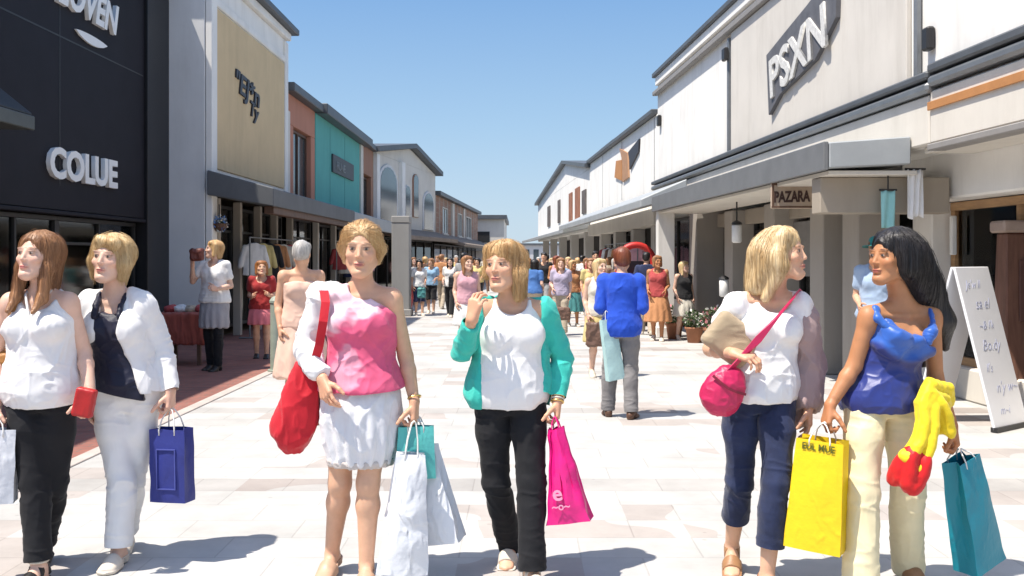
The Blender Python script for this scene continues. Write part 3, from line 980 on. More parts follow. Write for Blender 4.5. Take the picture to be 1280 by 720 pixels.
class Bld:
    def __init__(s, name, wall, y0, label, cat, group=None):
        s.w = wall; q = wall.p(y0, 0, 0); s.off = np.array((q[0], q[1], 0.))
        s.root = empty(name, s.off, label, cat, group)
        s.mb = {}
    def box(s, m, y0, y1, d0, d1, z0, z1, z0b=None, z1b=None):
        """block on the facade: from d0 (inner) to d1 (street side); z0b,z1b heights on the street side when sloped"""
        p = s.w.p
        z0b = z0 if z0b is None else z0b; z1b = z1 if z1b is None else z1b
        m.hexa([p(y0, d0, z0), p(y1, d0, z0), p(y1, d1, z0b), p(y0, d1, z0b), p(y0, d0, z1), p(y1, d0, z1), p(y1, d1, z1b), p(y0, d1, z1b)])
        return m
    def part(s, name, mt, blocks, parent=None, bevel=.008):
        groups = [[k] for k in blocks] if name in SPLIT else [blocks]
        for g in groups:
            m = MB()
            for b in g: s.box(m, *b)
            o = m.build(name, mt, parent or s.root, bevel=bevel, off=s.off)
        return o
    def text(s, txt, size, y, d, z, mt, name='sign_lettering', parent=None, roll=0, **kw):
        ux = np.array((s.w.b, 1., 0.)) * (1. if s.w.sg > 0 else -1.); ux /= np.linalg.norm(ux)
        uz = np.array((0, 0, 1.)); c, n = math.cos(R(roll)), math.sin(R(roll))
        ax, az = ux * c + uz * n, -ux * n + uz * c
        nn = np.cross(ax, az)
        o = np.array(s.w.p(y, d, z)) - s.off
        return text_part(name, txt, size, np.stack([ax, az, nn], 1), o, mt, parent or s.root, **kw)
    def window(s, y0, y1, z0, z1, d=0., mull=1, trans=None, frame=None, pane=None, fw=.06, name='window', sill=False):
        """frame with mullions, glazing set back inside it"""
        B = [(y0, y1, d - .06, d + .03, z1 - fw, z1), (y0, y1, d - .06, d + .03, z0, z0 + fw), (y0, y0 + fw, d - .06, d + .026, z0 + fw, z1 - fw), (y1 - fw, y1, d - .06, d + .026, z0 + fw, z1 - fw)]
        for i in range(1, mull):
            t = y0 + (y1 - y0) * i / mull
            B.append((t - fw * .4, t + fw * .4, d - .05, d + .02, z0 + fw, z1 - fw))
        if trans: B.append((y0 + fw, y1 - fw, d - .045, d + .016, trans, trans + fw * .7))
        f = s.part(name, frame or FRAME, B, bevel=.004)
        s.part('pane', pane or GL, [(y0 + fw * .5, y1 - fw * .5, d - .03, d - .018, z0 + fw * .5, z1 - fw * .5)], parent=f, bevel=0)
        if sill: s.part('sill', CREAM, [(y0 - .05, y1 + .05, d - .02, d + .09, z0 - .07, z0 - .003)], parent=f)
        return f
    def shop_room(s, y0, y1, z1, depth=2.6, d=-.12):
        """the dark room behind a shop window: floor, back, ceiling and shelves with a few goods"""
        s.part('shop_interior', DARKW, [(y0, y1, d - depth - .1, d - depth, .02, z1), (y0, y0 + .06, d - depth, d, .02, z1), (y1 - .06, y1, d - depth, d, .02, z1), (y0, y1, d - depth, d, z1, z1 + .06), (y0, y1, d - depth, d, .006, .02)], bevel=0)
    def shelves(s, y0, y1, d, cols, rows=3, z0=.5, dz=.5, seed=1, where='shop', n=9):
        """shelves at the back of the shop with folded garments on them; each pile is a thing of its own"""
        rn = random.Random(seed)
        s.part('shelf', BROWN, [(y0, y1, d - .35, d, z0 + dz * i, z0 + dz * i + .03) for i in range(rows)], bevel=0)
        for i in range(n):
            r = 1 + i % (rows - 1); t = y0 + .1 + (y1 - y0 - .6) * (i + rn.random() * .5) / n; wd = .26 + rn.random() * .14
            z = z0 + dz * r + .033; lay = rn.randrange(3, 6); m = MB(); c = np.array(s.w.p(t, d - .2, z))
            for k in range(lay):
                e = rn.random() * .02
                s.box(m, t + e, t + wd - e * .5, d - .32 + e, d - .06 + e, z + k * .055, z + k * .055 + .056)
            o = m.build('folded_clothes', cols[rn.randrange(len(cols))], None, bevel=.012, seg=2, off=c); o.location = c
            tag(o, 'pile of folded clothes on a shelf inside ' + where, 'clothes', 'folded clothes in ' + where)


goods = [fabric('goods white', (.6, .58, .55)), fabric('goods red', (.4, .05, .05)), fabric('goods ochre', (.42, .27, .09)), fabric('goods blue', (.08, .15, .35)), fabric('goods pink', (.55, .25, .28))]

# ---- left row
LW = Wall(-5.5, 0, 1)
BW = Wall(-6.25, 0, 1)
b = Bld('shop_building', BW, 4.0, 'black clad shop front with white lettering at the left edge', 'shop')
b.part('wall', BLACKP, [(4.0, 17.2, -7, 0, 2.16, 6.7), (4.0, 17.597, -7, -3.0, .0, 2.158)], bevel=.012)
b.part('pillar', mat('black pillar', (.011, .011, .013), .4, .1, 4), [(16.55, 17.59, -.5, .06, 0, 6.72), (11.2, 11.45, -.5, .01, 0, 2.155), (7.2, 7.5, -.5, .01, 0, 2.155)], bevel=.01)
b.part('panel_joint', FRAME, [(y, y + .02, -.02, .004, 2.5, 6.7) for y in (7.3, 10.4, 13.5)] + [(4, 16.5, -.02, .003, 4.52, 4.54)], bevel=0)
b.part('fascia', BLACKP, [(4, 16.54, -.1, .04, 2.10, 2.155)], bevel=.01)
for y0, y1, mu in ((7.52, 11.18, 3), (11.47, 13.7, 2), (13.7, 16.5, 2)):
    b.window(y0, y1, .25, 2.09, -.15, mu, trans=1.7 if y0 > 12 else None)
b.part('plinth', FRAME, [(7.5, 16.54, -.5, -.08, 0, .25)])
b.shop_room(7.5, 16.54, 2.13, 2.6, -.3)
b.shelves(8, 16, -2.4, goods[:3], 3, .4, .55, 4, 'the black shop', 6)
UP = b.root
b.text('COLUE', .56, b.w.yat(56, 0) + .02, .03, 2.60, LETW, bold=.02, sx=1.22, extrude=.03)
b.text('EOVEN', .62, b.w.yat(66, 0) + .02, .03, 4.98, LETW, bold=.02, shear=.25, roll=-1, extrude=.03, sx=.98)
# underline swoosh below the upper lettering
m = MB(); ysw = np.linspace(b.w.yat(92), b.w.yat(131), 9)
ylist = list(ysw)
for i in range(8):
    ta, tb = i / 8, (i + 1) / 8
    za, zb = 4.72 - .02 * ta, 4.72 - .02 * tb
    wa, wb_ = .005 + .10 * math.sin(math.pi * ta) ** .7, .005 + .10 * math.sin(math.pi * tb) ** .7
    p = b.w.p
    m.hexa([p(ylist[i], .012, za - wa), p(ylist[i + 1], .012, zb - wb_), p(ylist[i + 1], .04, zb - wb_), p(ylist[i], .04, za - wa), p(ylist[i], .012, za + wa * .3), p(ylist[i + 1], .012, zb + wb_ * .3), p(ylist[i + 1], .04, zb + wb_ * .3), p(ylist[i], .04, za + wa * .3)])
m.build('sign_emblem', LETW, b.root, off=b.off)
# small projecting canopy at the left edge
cn = b.part('canopy', mat('canopy grey green', (.085, .095, .09), .6, .15, 3), [(8.0, 11.35, .004, .62, 3.0, 3.0, 3.0, 3.17)] and [(8.0, 11.35, .004, .72, 2.99, 3.2, 2.97, 3.13)], bevel=.01)
b.part('canopy_roof', mat('canopy roof dark', (.03, .032, .034), .6, .15, 3), [(8.0, 11.32, .004, .70, 3.205, 3.72, 3.135, 3.16)], parent=cn, bevel=.008)

# tan building with the grey return wall facing the camera
b = Bld('shop_building', LW, 17.6, 'tan panelled shop with white cornice and dark roof edge, beside the black shop', 'shop')
b.part('wall', WHITE, [(17.6, 23.4, -7, 0, 2.9, 6.62), (17.6, 23.4, -7, -3.0, 0, 2.898)], bevel=.015)
b.part('side_wall', GREYW, [(17.55, 17.598, -7, -.06, 0, 6.6)], bevel=.01)
b.part('corner_pilaster', WHITE, [(17.56, 17.86, -.05, .07, 0, 6.6), (23.1, 23.38, -.05, .06, 2.9, 6.55)], bevel=.012)
b.part('tan_panel', TAN, [(17.9, 23.08, -.05, .035, 3.12, 6.02)], bevel=.01)
b.part('cornice', WHITE, [(17.5, 23.5, -7, .10, 6.625, 6.80), (17.862, 23.09, -.04, .05, 6.05, 6.2)], bevel=.015)
b.part('roof', ROOF, [(17.3, 23.75, -7, .24, 6.803, 6.95)], bevel=.02)
b.text('"EJ*n', .56, 18.95, .05, 4.74, LETD, bold=.012, shear=.15, roll=-3, sx=1.62)
b.text('Ty', .42, 20.0, .05, 4.42, LETD, bold=.008, shear=.2, roll=-6, sx=1.5)
aw = b.part('awning', AWN, [(17.45, 26.0, .01, 1.18, 2.62, 3.06, 2.42, 2.74)], bevel=.015)
b.part('awning_valance', BROWN, [(17.7, 26.0, .95, 1.12, 2.30, 2.44)], parent=aw)
b.part('column', plaster('pale post', (.45, .40, .34)), [(y, y + .14, -.1, .05, 0, 2.6) for y in (18.0, 19.4, 20.9, 22.3, 23.8)], bevel=.01)
for y0, y1 in ((18.16, 19.38), (19.56, 20.88), (21.06, 22.28), (22.46, 23.38)):
    b.window(y0, y1, .18, 2.5, -.12, 1, trans=2.0)
b.shop_room(17.95, 23.35, 2.7, 2.8, -.25)
b.shelves(18.3, 23, -2.4, goods, 4, .35, .5, 7, 'the tan shop')

# salmon building
b = Bld('shop_building', LW, 23.4, 'salmon upper storey with a tall dark window, between tan and teal fronts', 'shop')
b.part('wall', SALMON, [(23.41, 26.78, -7, -.25, 2.9, 5.45), (23.41, 26.78, -7, -.02, 4.72, 5.45), (23.41, 24.25, -.248, -.02, 2.9, 4.715), (26.3, 26.78, -.248, -.02, 2.9, 4.715), (23.41, 26.78, -7, -2.5, 0, 2.898)], bevel=.012)
b.part('roof', ROOF, [(23.42, 26.9, -7, .2, 5.452, 5.66)], bevel=.02)
b.window(24.28, 26.28, 3.0, 4.7, -.16, 2, pane=TINT, frame=BROWN)
b.part('pilaster', CREAM, [(23.41, 23.7, -.02, .03, 2.9, 5.0)])
b.window(23.96, 26.6, .18, 2.5, -.12, 2, trans=2.0)
b.shop_room(23.6, 26.7, 2.7, 2.0, -.25)
b.shelves(23.8, 26.4, -2.0, goods, 4, .35, .5, 9, 'the salmon shop', 4)

# teal building
b = Bld('shop_building', LW, 26.8, 'teal panelled upper storey with a small dark sign', 'shop')
b.part('wall', TEAL, [(26.8, 34.6, -7, 0, 2.7, 5.42), (26.8, 34.6, -7, -2.5, 0, 2.698)], bevel=.012)
b.part('panel_joint', mat('teal joint', (.05, .18, .17), .8, .1, 3), [(y, y + .03, -.02, .004, 2.9, 5.3) for y in (28.8, 31.2)], bevel=0)
b.part('roof', ROOF, [(26.92, 35.2, -7, .3, 5.422, 5.70)], bevel=.02)
b.part('corner_pilaster', CREAM, [(34.1, 34.58, -.05, .06, 2.7, 5.4)])
b.part('sign_board', mat('sign board dark', (.06, .07, .075), .6, .1, 5), [(29.0, 32.6, .005, .06, 4.02, 4.55)])
b.text('RUNE', .34, 29.5, .062, 4.14, mat('sign letters grey', (.25, .27, .27), .6), sx=1.6)
aw = b.part('awning', AWNL, [(26.05, 35.0, .01, 1.18, 2.52, 2.92, 2.34, 2.72)], bevel=.015)
b.part('column', CREAM, [(y, y + .16, -.1, .05, 0, 2.5) for y in (26.85, 29.4, 32.0, 34.4)], bevel=.01)
for y0, y1 in ((27.03, 29.38), (29.58, 31.98), (32.18, 34.38)):
    b.window(y0, y1, .18, 2.45, -.12, 2, trans=2.0)
b.shop_room(26.9, 34.5, 2.6, 2.0, -.25)
b.shelves(27, 34.2, -2.0, goods, 4, .35, .5, 12, 'the teal shop', 8)

# narrow brick-red shop
b = Bld('shop_building', LW, 34.6, 'narrow reddish shop squeezed between teal and grey arched fronts', 'shop')
b.part('wall', TERRA, [(34.62, 37.4, -7, -.02, 4.5, 5.5), (34.62, 35.1, -.4, -.02, 2.7, 4.498), (36.9, 37.4, -.4, -.02, 2.7, 4.498), (34.62, 37.4, -7, -.402, 0, 4.498)])
b.part('roof', ROOF, [(34.62, 37.5, -7, .15, 5.502, 5.68)])
b.window(35.12, 36.88, 2.9, 4.45, -.2, 2, pane=TINT, frame=BROWN)
b.part('awning', AWN, [(35.02, 38, .01, 1.15, 2.5, 2.85, 2.34, 2.66)], bevel=.015)

# grey and cream arched building with a shallow gable; its line turns in towards the street
GW = Wall(-5.5 - .143 * -37.5, -.0, 1)
GW = Wall(-5.5 - .135 * 37.5, .135, 1)
b = Bld('shop_building', GW, 37.5, 'cream gabled building with tall arched grey windows', 'shop')
b.part('wall', CREAM, [(37.5, 48, -7, 0, 2.6, 5.5), (37.5, 48, -7, -2, 0, 2.598)], bevel=.015)
m = MB(); p = GW.p
m.hexa([p(37.5, -7, 5.5), p(48, -7, 5.5), p(48, 0, 5.5), p(37.5, 0, 5.5), p(42.9, -7, 6.2), p(43.1, -7, 6.2), p(43.1, 0, 6.2), p(42.9, 0, 6.2)])
m.build('gable', CREAM, b.root, off=b.off)
m = MB()
for (ya, za), (yb, zb) in (((37.2, 5.50), (43, 6.25)), ((43, 6.25), (48.4, 5.48))):
    m.hexa([p(ya, -7, za), p(yb, -7, zb), p(yb, .3, zb), p(ya, .3, za), p(ya, -7, za + .2), p(yb, -7, zb + .2), p(yb, .3, zb + .2), p(ya, .3, za + .2)])
m.build('roof', ROOF, b.root, off=b.off)
def arch(b, y0, y1, z0, z1, d, mt_f, mt_p, nm='window'):
    n = 10; yc = (y0 + y1) / 2; r = (y1 - y0) / 2
    def outline(k): return [(yc - r * k, z0 + (1 - k) * .1), (yc + r * k, z0 + (1 - k) * .1)] + [(yc + r * k * math.cos(t), z1 - r * .55 + r * .55 * k * math.sin(t)) for t in np.linspace(0, math.pi, n)]
    out = []
    for k, dd0, dd1 in ((1.0, d, d + .05), (.86, d + .05, d + .062)):
        m = MB(); o = outline(k); q = len(o)
        V = [b.w.p(y, dd0, z) for y, z in o] + [b.w.p(y, dd1, z) for y, z in o]
        m.add(V, [tuple(range(q)), tuple(range(2 * q - 1, q - 1, -1))] + [(i, (i + 1) % q, q + (i + 1) % q, q + i) for i in range(q)])
        out.append(m)
    f = out[0].build(nm, mt_f, b.root, off=b.off)
    out[1].build('pane', mt_p, f, off=b.off)
arch(b, 38.0, 40.8, 2.75, 5.2, .003, GREYW, TINT)
arch(b, 42.0, 42.9, 2.75, 4.6, .003, GREYW, TINT)
arch(b, 43.4, 44.4, 3.3, 5.2, .003, TERRA, TINT)
arch(b, 45.3, 47.5, 2.8, 4.6, .003, GREYW, TINT)
b.part('pilaster', WHITE, [(41.1, 41.6, -.02, .16, 2.6, 5.48), (37.52, 37.9, -.02, .12, 2.6, 5.45)])
b.part('awning', TAUPE, [(38.05, 48, .01, 1.1, 2.4, 2.75, 2.22, 2.4)], bevel=.015)
b.window(38.2, 47.8, .18, 2.3, -.12, 6)
b.shop_room(38, 47.9, 2.5, 2.0, -.25)

b = Bld('brick_building', Wall(-4.08 - .05 * 48, .05, 1), 48, 'low terracotta brick building with a deep taupe awning, far left', 'shop')
BRK = brick_mat('terracotta brick', (.36, .20, .135), (.28, .15, .10), (.35, .28, .22), .24, .08, .012, (R(90), 0, R(90)))
b.part('wall', BRK, [(48.02, 70, -7, 0, 2.4, 4.55), (48.02, 70, -7, -2, 0, 2.398)])
b.part('roof', ROOF, [(48.05, 70.3, -7, .25, 4.552, 4.75)])
for y0, y1, mt_ in ((50.5, 52.5, TINT), (57.5, 59.5, TINT), (62.0, 65.0, TINT)):
    b.window(y0, y1, 2.75, 4.1, .02, 2, pane=mt_, frame=CREAM, sill=True)
b.part('pilaster', CREAM, [(54.5, 55.3, -.02, .08, 2.4, 4.5), (60.3, 61.0, -.02, .08, 2.4, 4.5)])
b.part('awning', TAUPE, [(48.1, 70, .01, 1.4, 2.35, 2.72, 2.05, 2.2)], bevel=.015)
b.window(48.3, 69.7, .18, 2.2, -.12, 8)
b.shop_room(48.2, 69.8, 2.35, 2.0, -.25)

b = Bld('far_building', Wall(-1.15, 0, 1), 72, 'small cream building with flat dark roof at the end of the left row', 'building')
b.part('wall', CREAM, [(72, 86, -3.2, 0, 0, 4.3)])
b.part('roof', ROOF, [(71.7, 86, -3.3, .2, 4.302, 4.6)])
m = MB(); m.box(-3.2, -2.2, 71.97, 72.02, 2.6, 3.4); f = m.build('window', FRAME, b.root, off=b.off)
m = MB(); m.box(-4.0, -1.4, 71.6, 71.98, 2.0, 2.25); m.build('awning', AWN, b.root, off=b.off)
b = Bld('far_building', Wall(1.4, 0, -1), 96, 'pale distant block closing the end of the street', 'building')
m = MB(); m.box(-.9, 8, 96, 110, 0, 2.7); m.build('wall', plaster('far pale', (.5, .5, .5)), b.root, off=b.off)
m = MB(); m.box(-1.1, 8, 95.8, 110, 2.702, 2.9); m.build('roof', ROOF, b.root, off=b.off)
[MB().box(-.5 + i * .9, .0 + i * .9, 95.96, 96.01, z, z + 1.1).build('window', TINT, b.root, off=b.off) for i in range(3) for z in (1.2,)]

# free-standing grey pillar where the far awnings begin
o = MB().box(-3.33, -2.87, 25.8, 26.3, 0, 2.42).box(-3.34, -2.86, 25.79, 26.31, 2.423, 2.60).box(-3.38, -2.82, 25.75, 26.35, .006, .18).build('stone_pillar', plaster('pillar grey', (.33, .32, .30)), bevel=.015)
tag(o, 'square grey pillar in front of the far left awnings', 'pillar')

# ---- right row, its line closing in on the street
RW = Wall(4.6, -.056, -1)
yR1 = RW.yat(1178); yR2 = RW.yat(822)
b = Bld('shop_building', RW, 3.0, 'white shop at the right edge with orange stripe and dark window', 'shop')
b.part('wall', WHITE, [(2.5, yR1 - .004, -8, 0, 2.62, 6.6), (2.5, 11.6, -8, -3.5, 0, 2.6)], bevel=.015)
b.part('gutter', ROOF, [(2.5, yR1 - .01, .003, .16, 3.29, 3.38)], bevel=.02)
b.part('gutter_pipe', STEEL, [(2.5, yR1 - .01, .003, .16, 3.16, 3.262)], bevel=.03)
b.part('fascia', CREAM, [(2.5, 9.62, .003, .10, 2.62, 3.13)], bevel=.015)
b.part('fascia_stripe', ORANGE, [(2.5, 9.625, .102, .125, 2.94, 3.02)], bevel=.004)
b.part('cornice', mat('grey trim', (.26, .245, .23), .6, .1, 4), [(2.5, 9.62, -.05, .13, 2.55, 2.615)], bevel=.01)
b.part('lintel', WHITE, [(2.5, 11.6, -1.1, -.5, 2.14, 2.78)], bevel=.02)
b.part('soffit', CREAM, [(2.5, 9.95, -.497, .0, 2.56, 2.615)], bevel=.005)
b.part('pillar', WHITE, [(11.12, 11.6, -1.1, -.62, 0, 2.137), (5.2, 5.7, -1.1, -.5, 0, 2.137)], bevel=.02)
b.window(5.72, 11.1, .35, 2.13, -.85, 4, frame=TANW, fw=.09)
b.part('plinth', CREAM, [(5.72, 11.1, -1.1, -.72, 0, .35)], bevel=.02)
b.shop_room(5.2, 11.6, 2.5, 2.2, -1.12)
b.shelves(6, 11.3, -2.9, goods, 3, .5, .5, 21, 'the white shop at the right edge', 6)
b.part('lamp_tube', LETW, [(10.9, 10.96, -.80, -.74, 1.55, 1.98)], bevel=.01)

b = Bld('shop_building', RW, yR1, 'beige and white upper wall with a slanted grey sign plate, right side', 'shop')
b.part('wall', WHITE, [(yR1, yR2, -8, 0, 2.62, 5.6), (11.62, yR2, -8, -3.2, 0, 2.6)], bevel=.015)
yb0 = yR1 + .1; yb1 = RW.yat(918)
b.part('beige_panel', BEIGE, [(yb0 + .55, yb1, .003, .06, 3.3, 5.35)], bevel=.01)
b.part('downpipe', STEEL, [(yb0 + .3, yb0 + .36, .003, .08, 3.3, 5.7), (yb1 + .12, yb1 + .2, .003, .08, 3.3, 5.3)], bevel=.02)
b.part('cornice', mat('grey trim', (.26, .245, .23), .6, .1, 4), [(yR1, yR2, .003, .13, 5.36, 5.46)], bevel=.015)
b.part('parapet', WHITE, [(yR1, yR2 - .01, -.2, .06, 5.602, 5.80)], bevel=.01)
b.part('roof', ROOF, [(yR1 - .05, yR2 + .12, -8, .12, 5.803, 5.92)], bevel=.02)
b.part('gutter', ROOF, [(yR1, yR2, .003, .16, 3.24, 3.32)], bevel=.02)
b.part('gutter_pipe', STEEL, [(yR1, yR2, .003, .16, 3.11, 3.212)], bevel=.03)
b.part('fascia', CREAM, [(yR1 + .07, yR2, .003, .10, 2.62, 3.1)], bevel=.015)
b.part('wall_light', FRAME, [(yb1 + .05, yb1 + .25, .081, .16, 4.9, 5.12)], bevel=.02)
b.part('wall_light', FRAME, [(yR2 - .5, yR2 - .3, .004, .09, 4.6, 4.85)], bevel=.02)
b.part('wall_light', FRAME, [(yb0 + .02, yb0 + .16, .004, .09, 3.55, 3.78)], bevel=.02)
# sign plate with ragged slanted outline and white letters
ya, yb = RW.yat(968), RW.yat(1058)
m = MB(); poly = [(yb, 5.02), (yb, 4.1), (yb + 1.0, 3.86), (ya - .9, 3.62), (ya, 3.28 + .12), (ya, 4.28)]
poly = [(RW.yat(1059), 5.03), (RW.yat(1057), 4.42), (RW.yat(1030), 4.05), (RW.yat(985), 3.84), (RW.yat(971), 3.62), (RW.yat(968), 4.52), (RW.yat(990), 4.66), (RW.yat(1020), 4.82)]
V = [RW.p(y, .062, z) for y, z in poly] + [RW.p(y, .12, z) for y, z in poly]; q = len(poly)
m.add(V, [tuple(range(q)), tuple(range(2 * q - 1, q - 1, -1))] + [(i, (i + 1) % q, q + (i + 1) % q, q + i) for i in range(q)])
sg = m.build('sign_board', mat('sign plate grey', (.115, .115, .125), .6, .2, 6), b.root, off=b.off)
b.text('PSXN', .78, RW.yat(974), .128, 3.84, mat('sign letters pale', (.62, .61, .58), .6, .2, 20), parent=sg, roll=8, sx=1.22, bold=.016)
# canopy: dark street face, pale end face
yc0, yc1 = 10.0, 19.2
cn = b.part('canopy', AWNL, [(yc0, yc1, .11, .93, 2.46, 2.74, 2.42, 2.68)], bevel=.012)
b.part('canopy_fascia', mat('canopy fascia dark', (.16, .165, .17), .5, .1, 3), [(yc0 + .01, yc1, .935, .985, 2.40, 2.69)], parent=cn, bevel=.008)
b.part('soffit', CREAM, [(yc0 + .1, yc1 - .1, .0, .9, 2.36, 2.405)], parent=cn, bevel=.005)
b.part('beam', plaster('beam beige', (.36, .31, .25)), [(yc0 + .35, yc0 + .6, -.45, .9, 1.98, 2.357), (yc0 + .65, yc1, -.42, -.28, 2.1, 2.355)], bevel=.01)
# shop front below: grey piers, window with blind, door
TAU = plaster('taupe grey', (.35, .32, .285))
b.part('pier', TAU, [(y, y + .5, -.55, -.05, 0, 2.35) for y in (11.75, 12.9, 14.95, 17.3)] , bevel=.015)
b.part('pier', TAU, [(19.3, 19.9, -.6, .1, 0, 2.6)], bevel=.015)
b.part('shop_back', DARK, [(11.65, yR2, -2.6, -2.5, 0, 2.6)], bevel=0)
f = b.window(12.27, 12.88, .3, 2.1, -.45, 1, trans=1.4)
b.part('blind', mat('window blind', (.20, .19, .18), .8, .1, 5), [(13.45, 14.92, -.36, -.33, 1.25, 2.05)], bevel=.004)
b.window(13.42, 14.93, .3, 2.08, -.45, 2)
b.window(15.47, 17.28, .05, 2.2, -.45, 2, trans=1.95)
b.window(17.82, 19.28, .05, 2.2, -.45, 2)
b.window(19.95, yR2 - .1, .05, 2.4, -.2, 3)
# column under the canopy end
o = MB().box(2.62, 2.94, 18.9, 19.2, 0, 2.41).box(2.58, 2.98, 18.86, 19.24, .002, .2).build('column', plaster('white column', (.72, .70, .66), stain=.5), bevel=.012)
tag(o, 'white square column holding up the far end of the right canopy', 'column')

# blade sign hanging below the canopy
e = empty('hanging_sign', (3.265, 11.8, 2.10), 'brown lettered board hanging under the grey canopy', 'sign')
MB().box(-.29, .29, -.03, .03, 0, .31).build('board', mat('sign board beige', (.42, .33, .25), .7, .15, 6), e, bevel=.008)
MB().box(-.29, .29, -.036, -.031, .275, .3).box(-.29, .29, -.036, -.031, .01, .03).box(-.285, -.262, -.036, -.031, .03, .275).box(.262, .285, -.036, -.031, .03, .275).build('border', BROWN, e)
text_part('lettering', 'PAZARA', .178, np.stack([(1, 0, .03), (0, 0, 1), (0, -1, 0)], 1), (-.262, -.036, .075), mat('sign letters brown', (.05, .025, .02), .6), e, extrude=.006, bold=.006, sx=.63)
MB().tube([(-.2, 0, .305), (-.2, 0, .33)], .01).tube([(.2, 0, .305), (.2, 0, .33)], .01).build('bracket', FRAME, e)

# far white buildings on the right
yR3 = RW.yat(738)
b = Bld('shop_building', RW, yR2, 'long white upper wall with an orange and dark emblem', 'shop')
b.part('wall', WHITE, [(yR2 + .01, yR3, -8, 0, 2.62, 4.95), (yR2 + .01, yR3, -8, -2.2, 0, 2.6)], bevel=.015)
b.part('roof', ROOF, [(yR2 + .13, yR3 + .1, -8, .14, 4.952, 5.08)], bevel=.02)
b.part('wall_panel_joint', mat('joint grey', (.4, .4, .39), .8), [(y, y + .05, .0, .012, 3.2, 4.9) for y in (yR2 + .35, 29, 33)], bevel=0)
ye, yf = RW.yat(770), RW.yat(800)
ux = [ye + (yf - ye) * t for t in (0, .33, .36, .62, .66, 1)]
def emb(pts, mt_):
    m = MB(); q = len(pts)
    V = [RW.p(y, .004, z) for y, z in pts] + [RW.p(y, .05, z) for y, z in pts]
    m.add(V, [tuple(range(q)), tuple(range(2 * q - 1, q - 1, -1))] + [(i, (i + 1) % q, q + (i + 1) % q, q + i) for i in range(q)])
    m.build('sign_emblem', mt_, b.root, off=b.off)
emb([(ux[0], 3.95), (ux[1], 3.75), (ux[1], 4.35), (ux[0] - .3, 4.42)], ORANGE)
emb([(ux[2], 3.7), (ux[3], 3.75), (ux[3] + .2, 4.45), (ux[2] + .5, 4.72), (ux[2], 4.3)], mat('emblem tan', (.40, .22, .12), .6))
emb([(ux[4], 3.95), (ux[5], 4.3), (ux[5] - .1, 4.62), (ux[4] + .2, 4.45), (ux[4], 4.2)], LETD)
b.part('canopy', AWNL, [(yR2 - 4.2, yR3, .24, 1.15, 2.72, 3.06, 2.5, 2.66)], bevel=.015)
b.part('fascia', CREAM, [(yR2, yR3, -.3, .10, 2.3, 2.7)])
b.part('pier', plaster('pier white', (.55, .53, .5)), [(y, y + .45, -.35, -.02, 0, 2.295) for y in (24.2, 27.2, 30.4, 33.6)], bevel=.01)
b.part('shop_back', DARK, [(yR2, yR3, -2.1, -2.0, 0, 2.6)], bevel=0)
for y0 in (27.67, 30.87): b.window(y0, y0 + 2.7, .1, 2.25, -.4, 2)
b.shelves(24.6, 33, -1.6, goods, 4, .35, .5, 31, 'the far white shop on the right', 8)
# rooftop plant with dark cap
m = MB(); m.hexa([RW.p(33.2, -1.8, 5.085), RW.p(35.6, -1.8, 5.085), RW.p(35.6, -.7, 5.085), RW.p(33.2, -.7, 5.085), RW.p(33.2, -1.8, 5.42), RW.p(35.6, -1.8, 5.42), RW.p(35.6, -.7, 5.42), RW.p(33.2, -.7, 5.42)])
m.build('roof_vent', CREAM, b.root, off=b.off)
m = MB(); m.hexa([RW.p(32.8, -2.2, 5.423), RW.p(36, -2.2, 5.423), RW.p(36, -.3, 5.423), RW.p(32.8, -.3, 5.423), RW.p(33.2, -1.8, 5.58), RW.p(35.6, -1.8, 5.58), RW.p(35.6, -.7, 5.58), RW.p(33.2, -.7, 5.58)])
m.build('roof_vent_cap', ROOF, b.root, off=b.off)

b = Bld('shop_building', RW, yR3, 'farthest white gabled shop with brown banner panels, right side', 'shop')
b.part('wall', WHITE, [(yR3 + .12, 62, -8, 0, 2.5, 4.8), (yR3 + .12, 62, -8, -1.5, 0, 2.498)], bevel=.015)
m = MB(); p = RW.p
m.hexa([p(yR3 + .12, -8, 4.8), p(62, -8, 4.8), p(62, 0, 4.8), p(yR3 + .12, 0, 4.8), p(45, -8, 5.75), p(45.3, -8, 5.75), p(45.3, 0, 5.75), p(45, 0, 5.75)])
m.build('gable', WHITE, b.root, off=b.off)
m = MB()
for (y_, z_), (y2, z2) in (((yR3 + .11, 4.83), (45.1, 5.78)), ((45.1, 5.78), (62.4, 4.78))):
    m.hexa([p(y_, -8, z_), p(y2, -8, z2), p(y2, .2, z2), p(y_, .2, z_), p(y_, -8, z_ + .14), p(y2, -8, z2 + .14), p(y2, .2, z2 + .14), p(y_, .2, z_ + .14)])
m.build('roof', ROOF, b.root, off=b.off)
b.part('banner_panel', mat('banner brown', (.30, .13, .075), .7, .3, 3), [(39.5, 41.0, .004, .05, 3.05, 4.35), (42.2, 43.4, .004, .05, 3.0, 4.3)])
b.part('banner_panel', mat('banner dark', (.12, .10, .09), .7, .3, 3), [(37.4, 38.6, .004, .05, 3.2, 4.1), (47.5, 48.6, .004, .05, 3.2, 4.3), (53, 54.6, .004, .05, 3.2, 4.3)])
b.part('canopy', AWNL, [(yR3 + .1, 62, .02, 1.0, 2.6, 2.85, 2.42, 2.56)], bevel=.015)
b.part('pier', plaster('pier white', (.55, .53, .5)), [(y, y + .5, -.35, -.02, 0, 2.495) for y in (38, 43, 48, 53, 58)], bevel=.01)
b.part('shop_back', DARK, [(yR3, 62, -1.4, -1.3, 0, 2.5)], bevel=0)
# ------------------------------------------------------------------ the six walkers in front
def person_root(f, label, group=None):
    return empty('person', f.root, label, 'person', group)


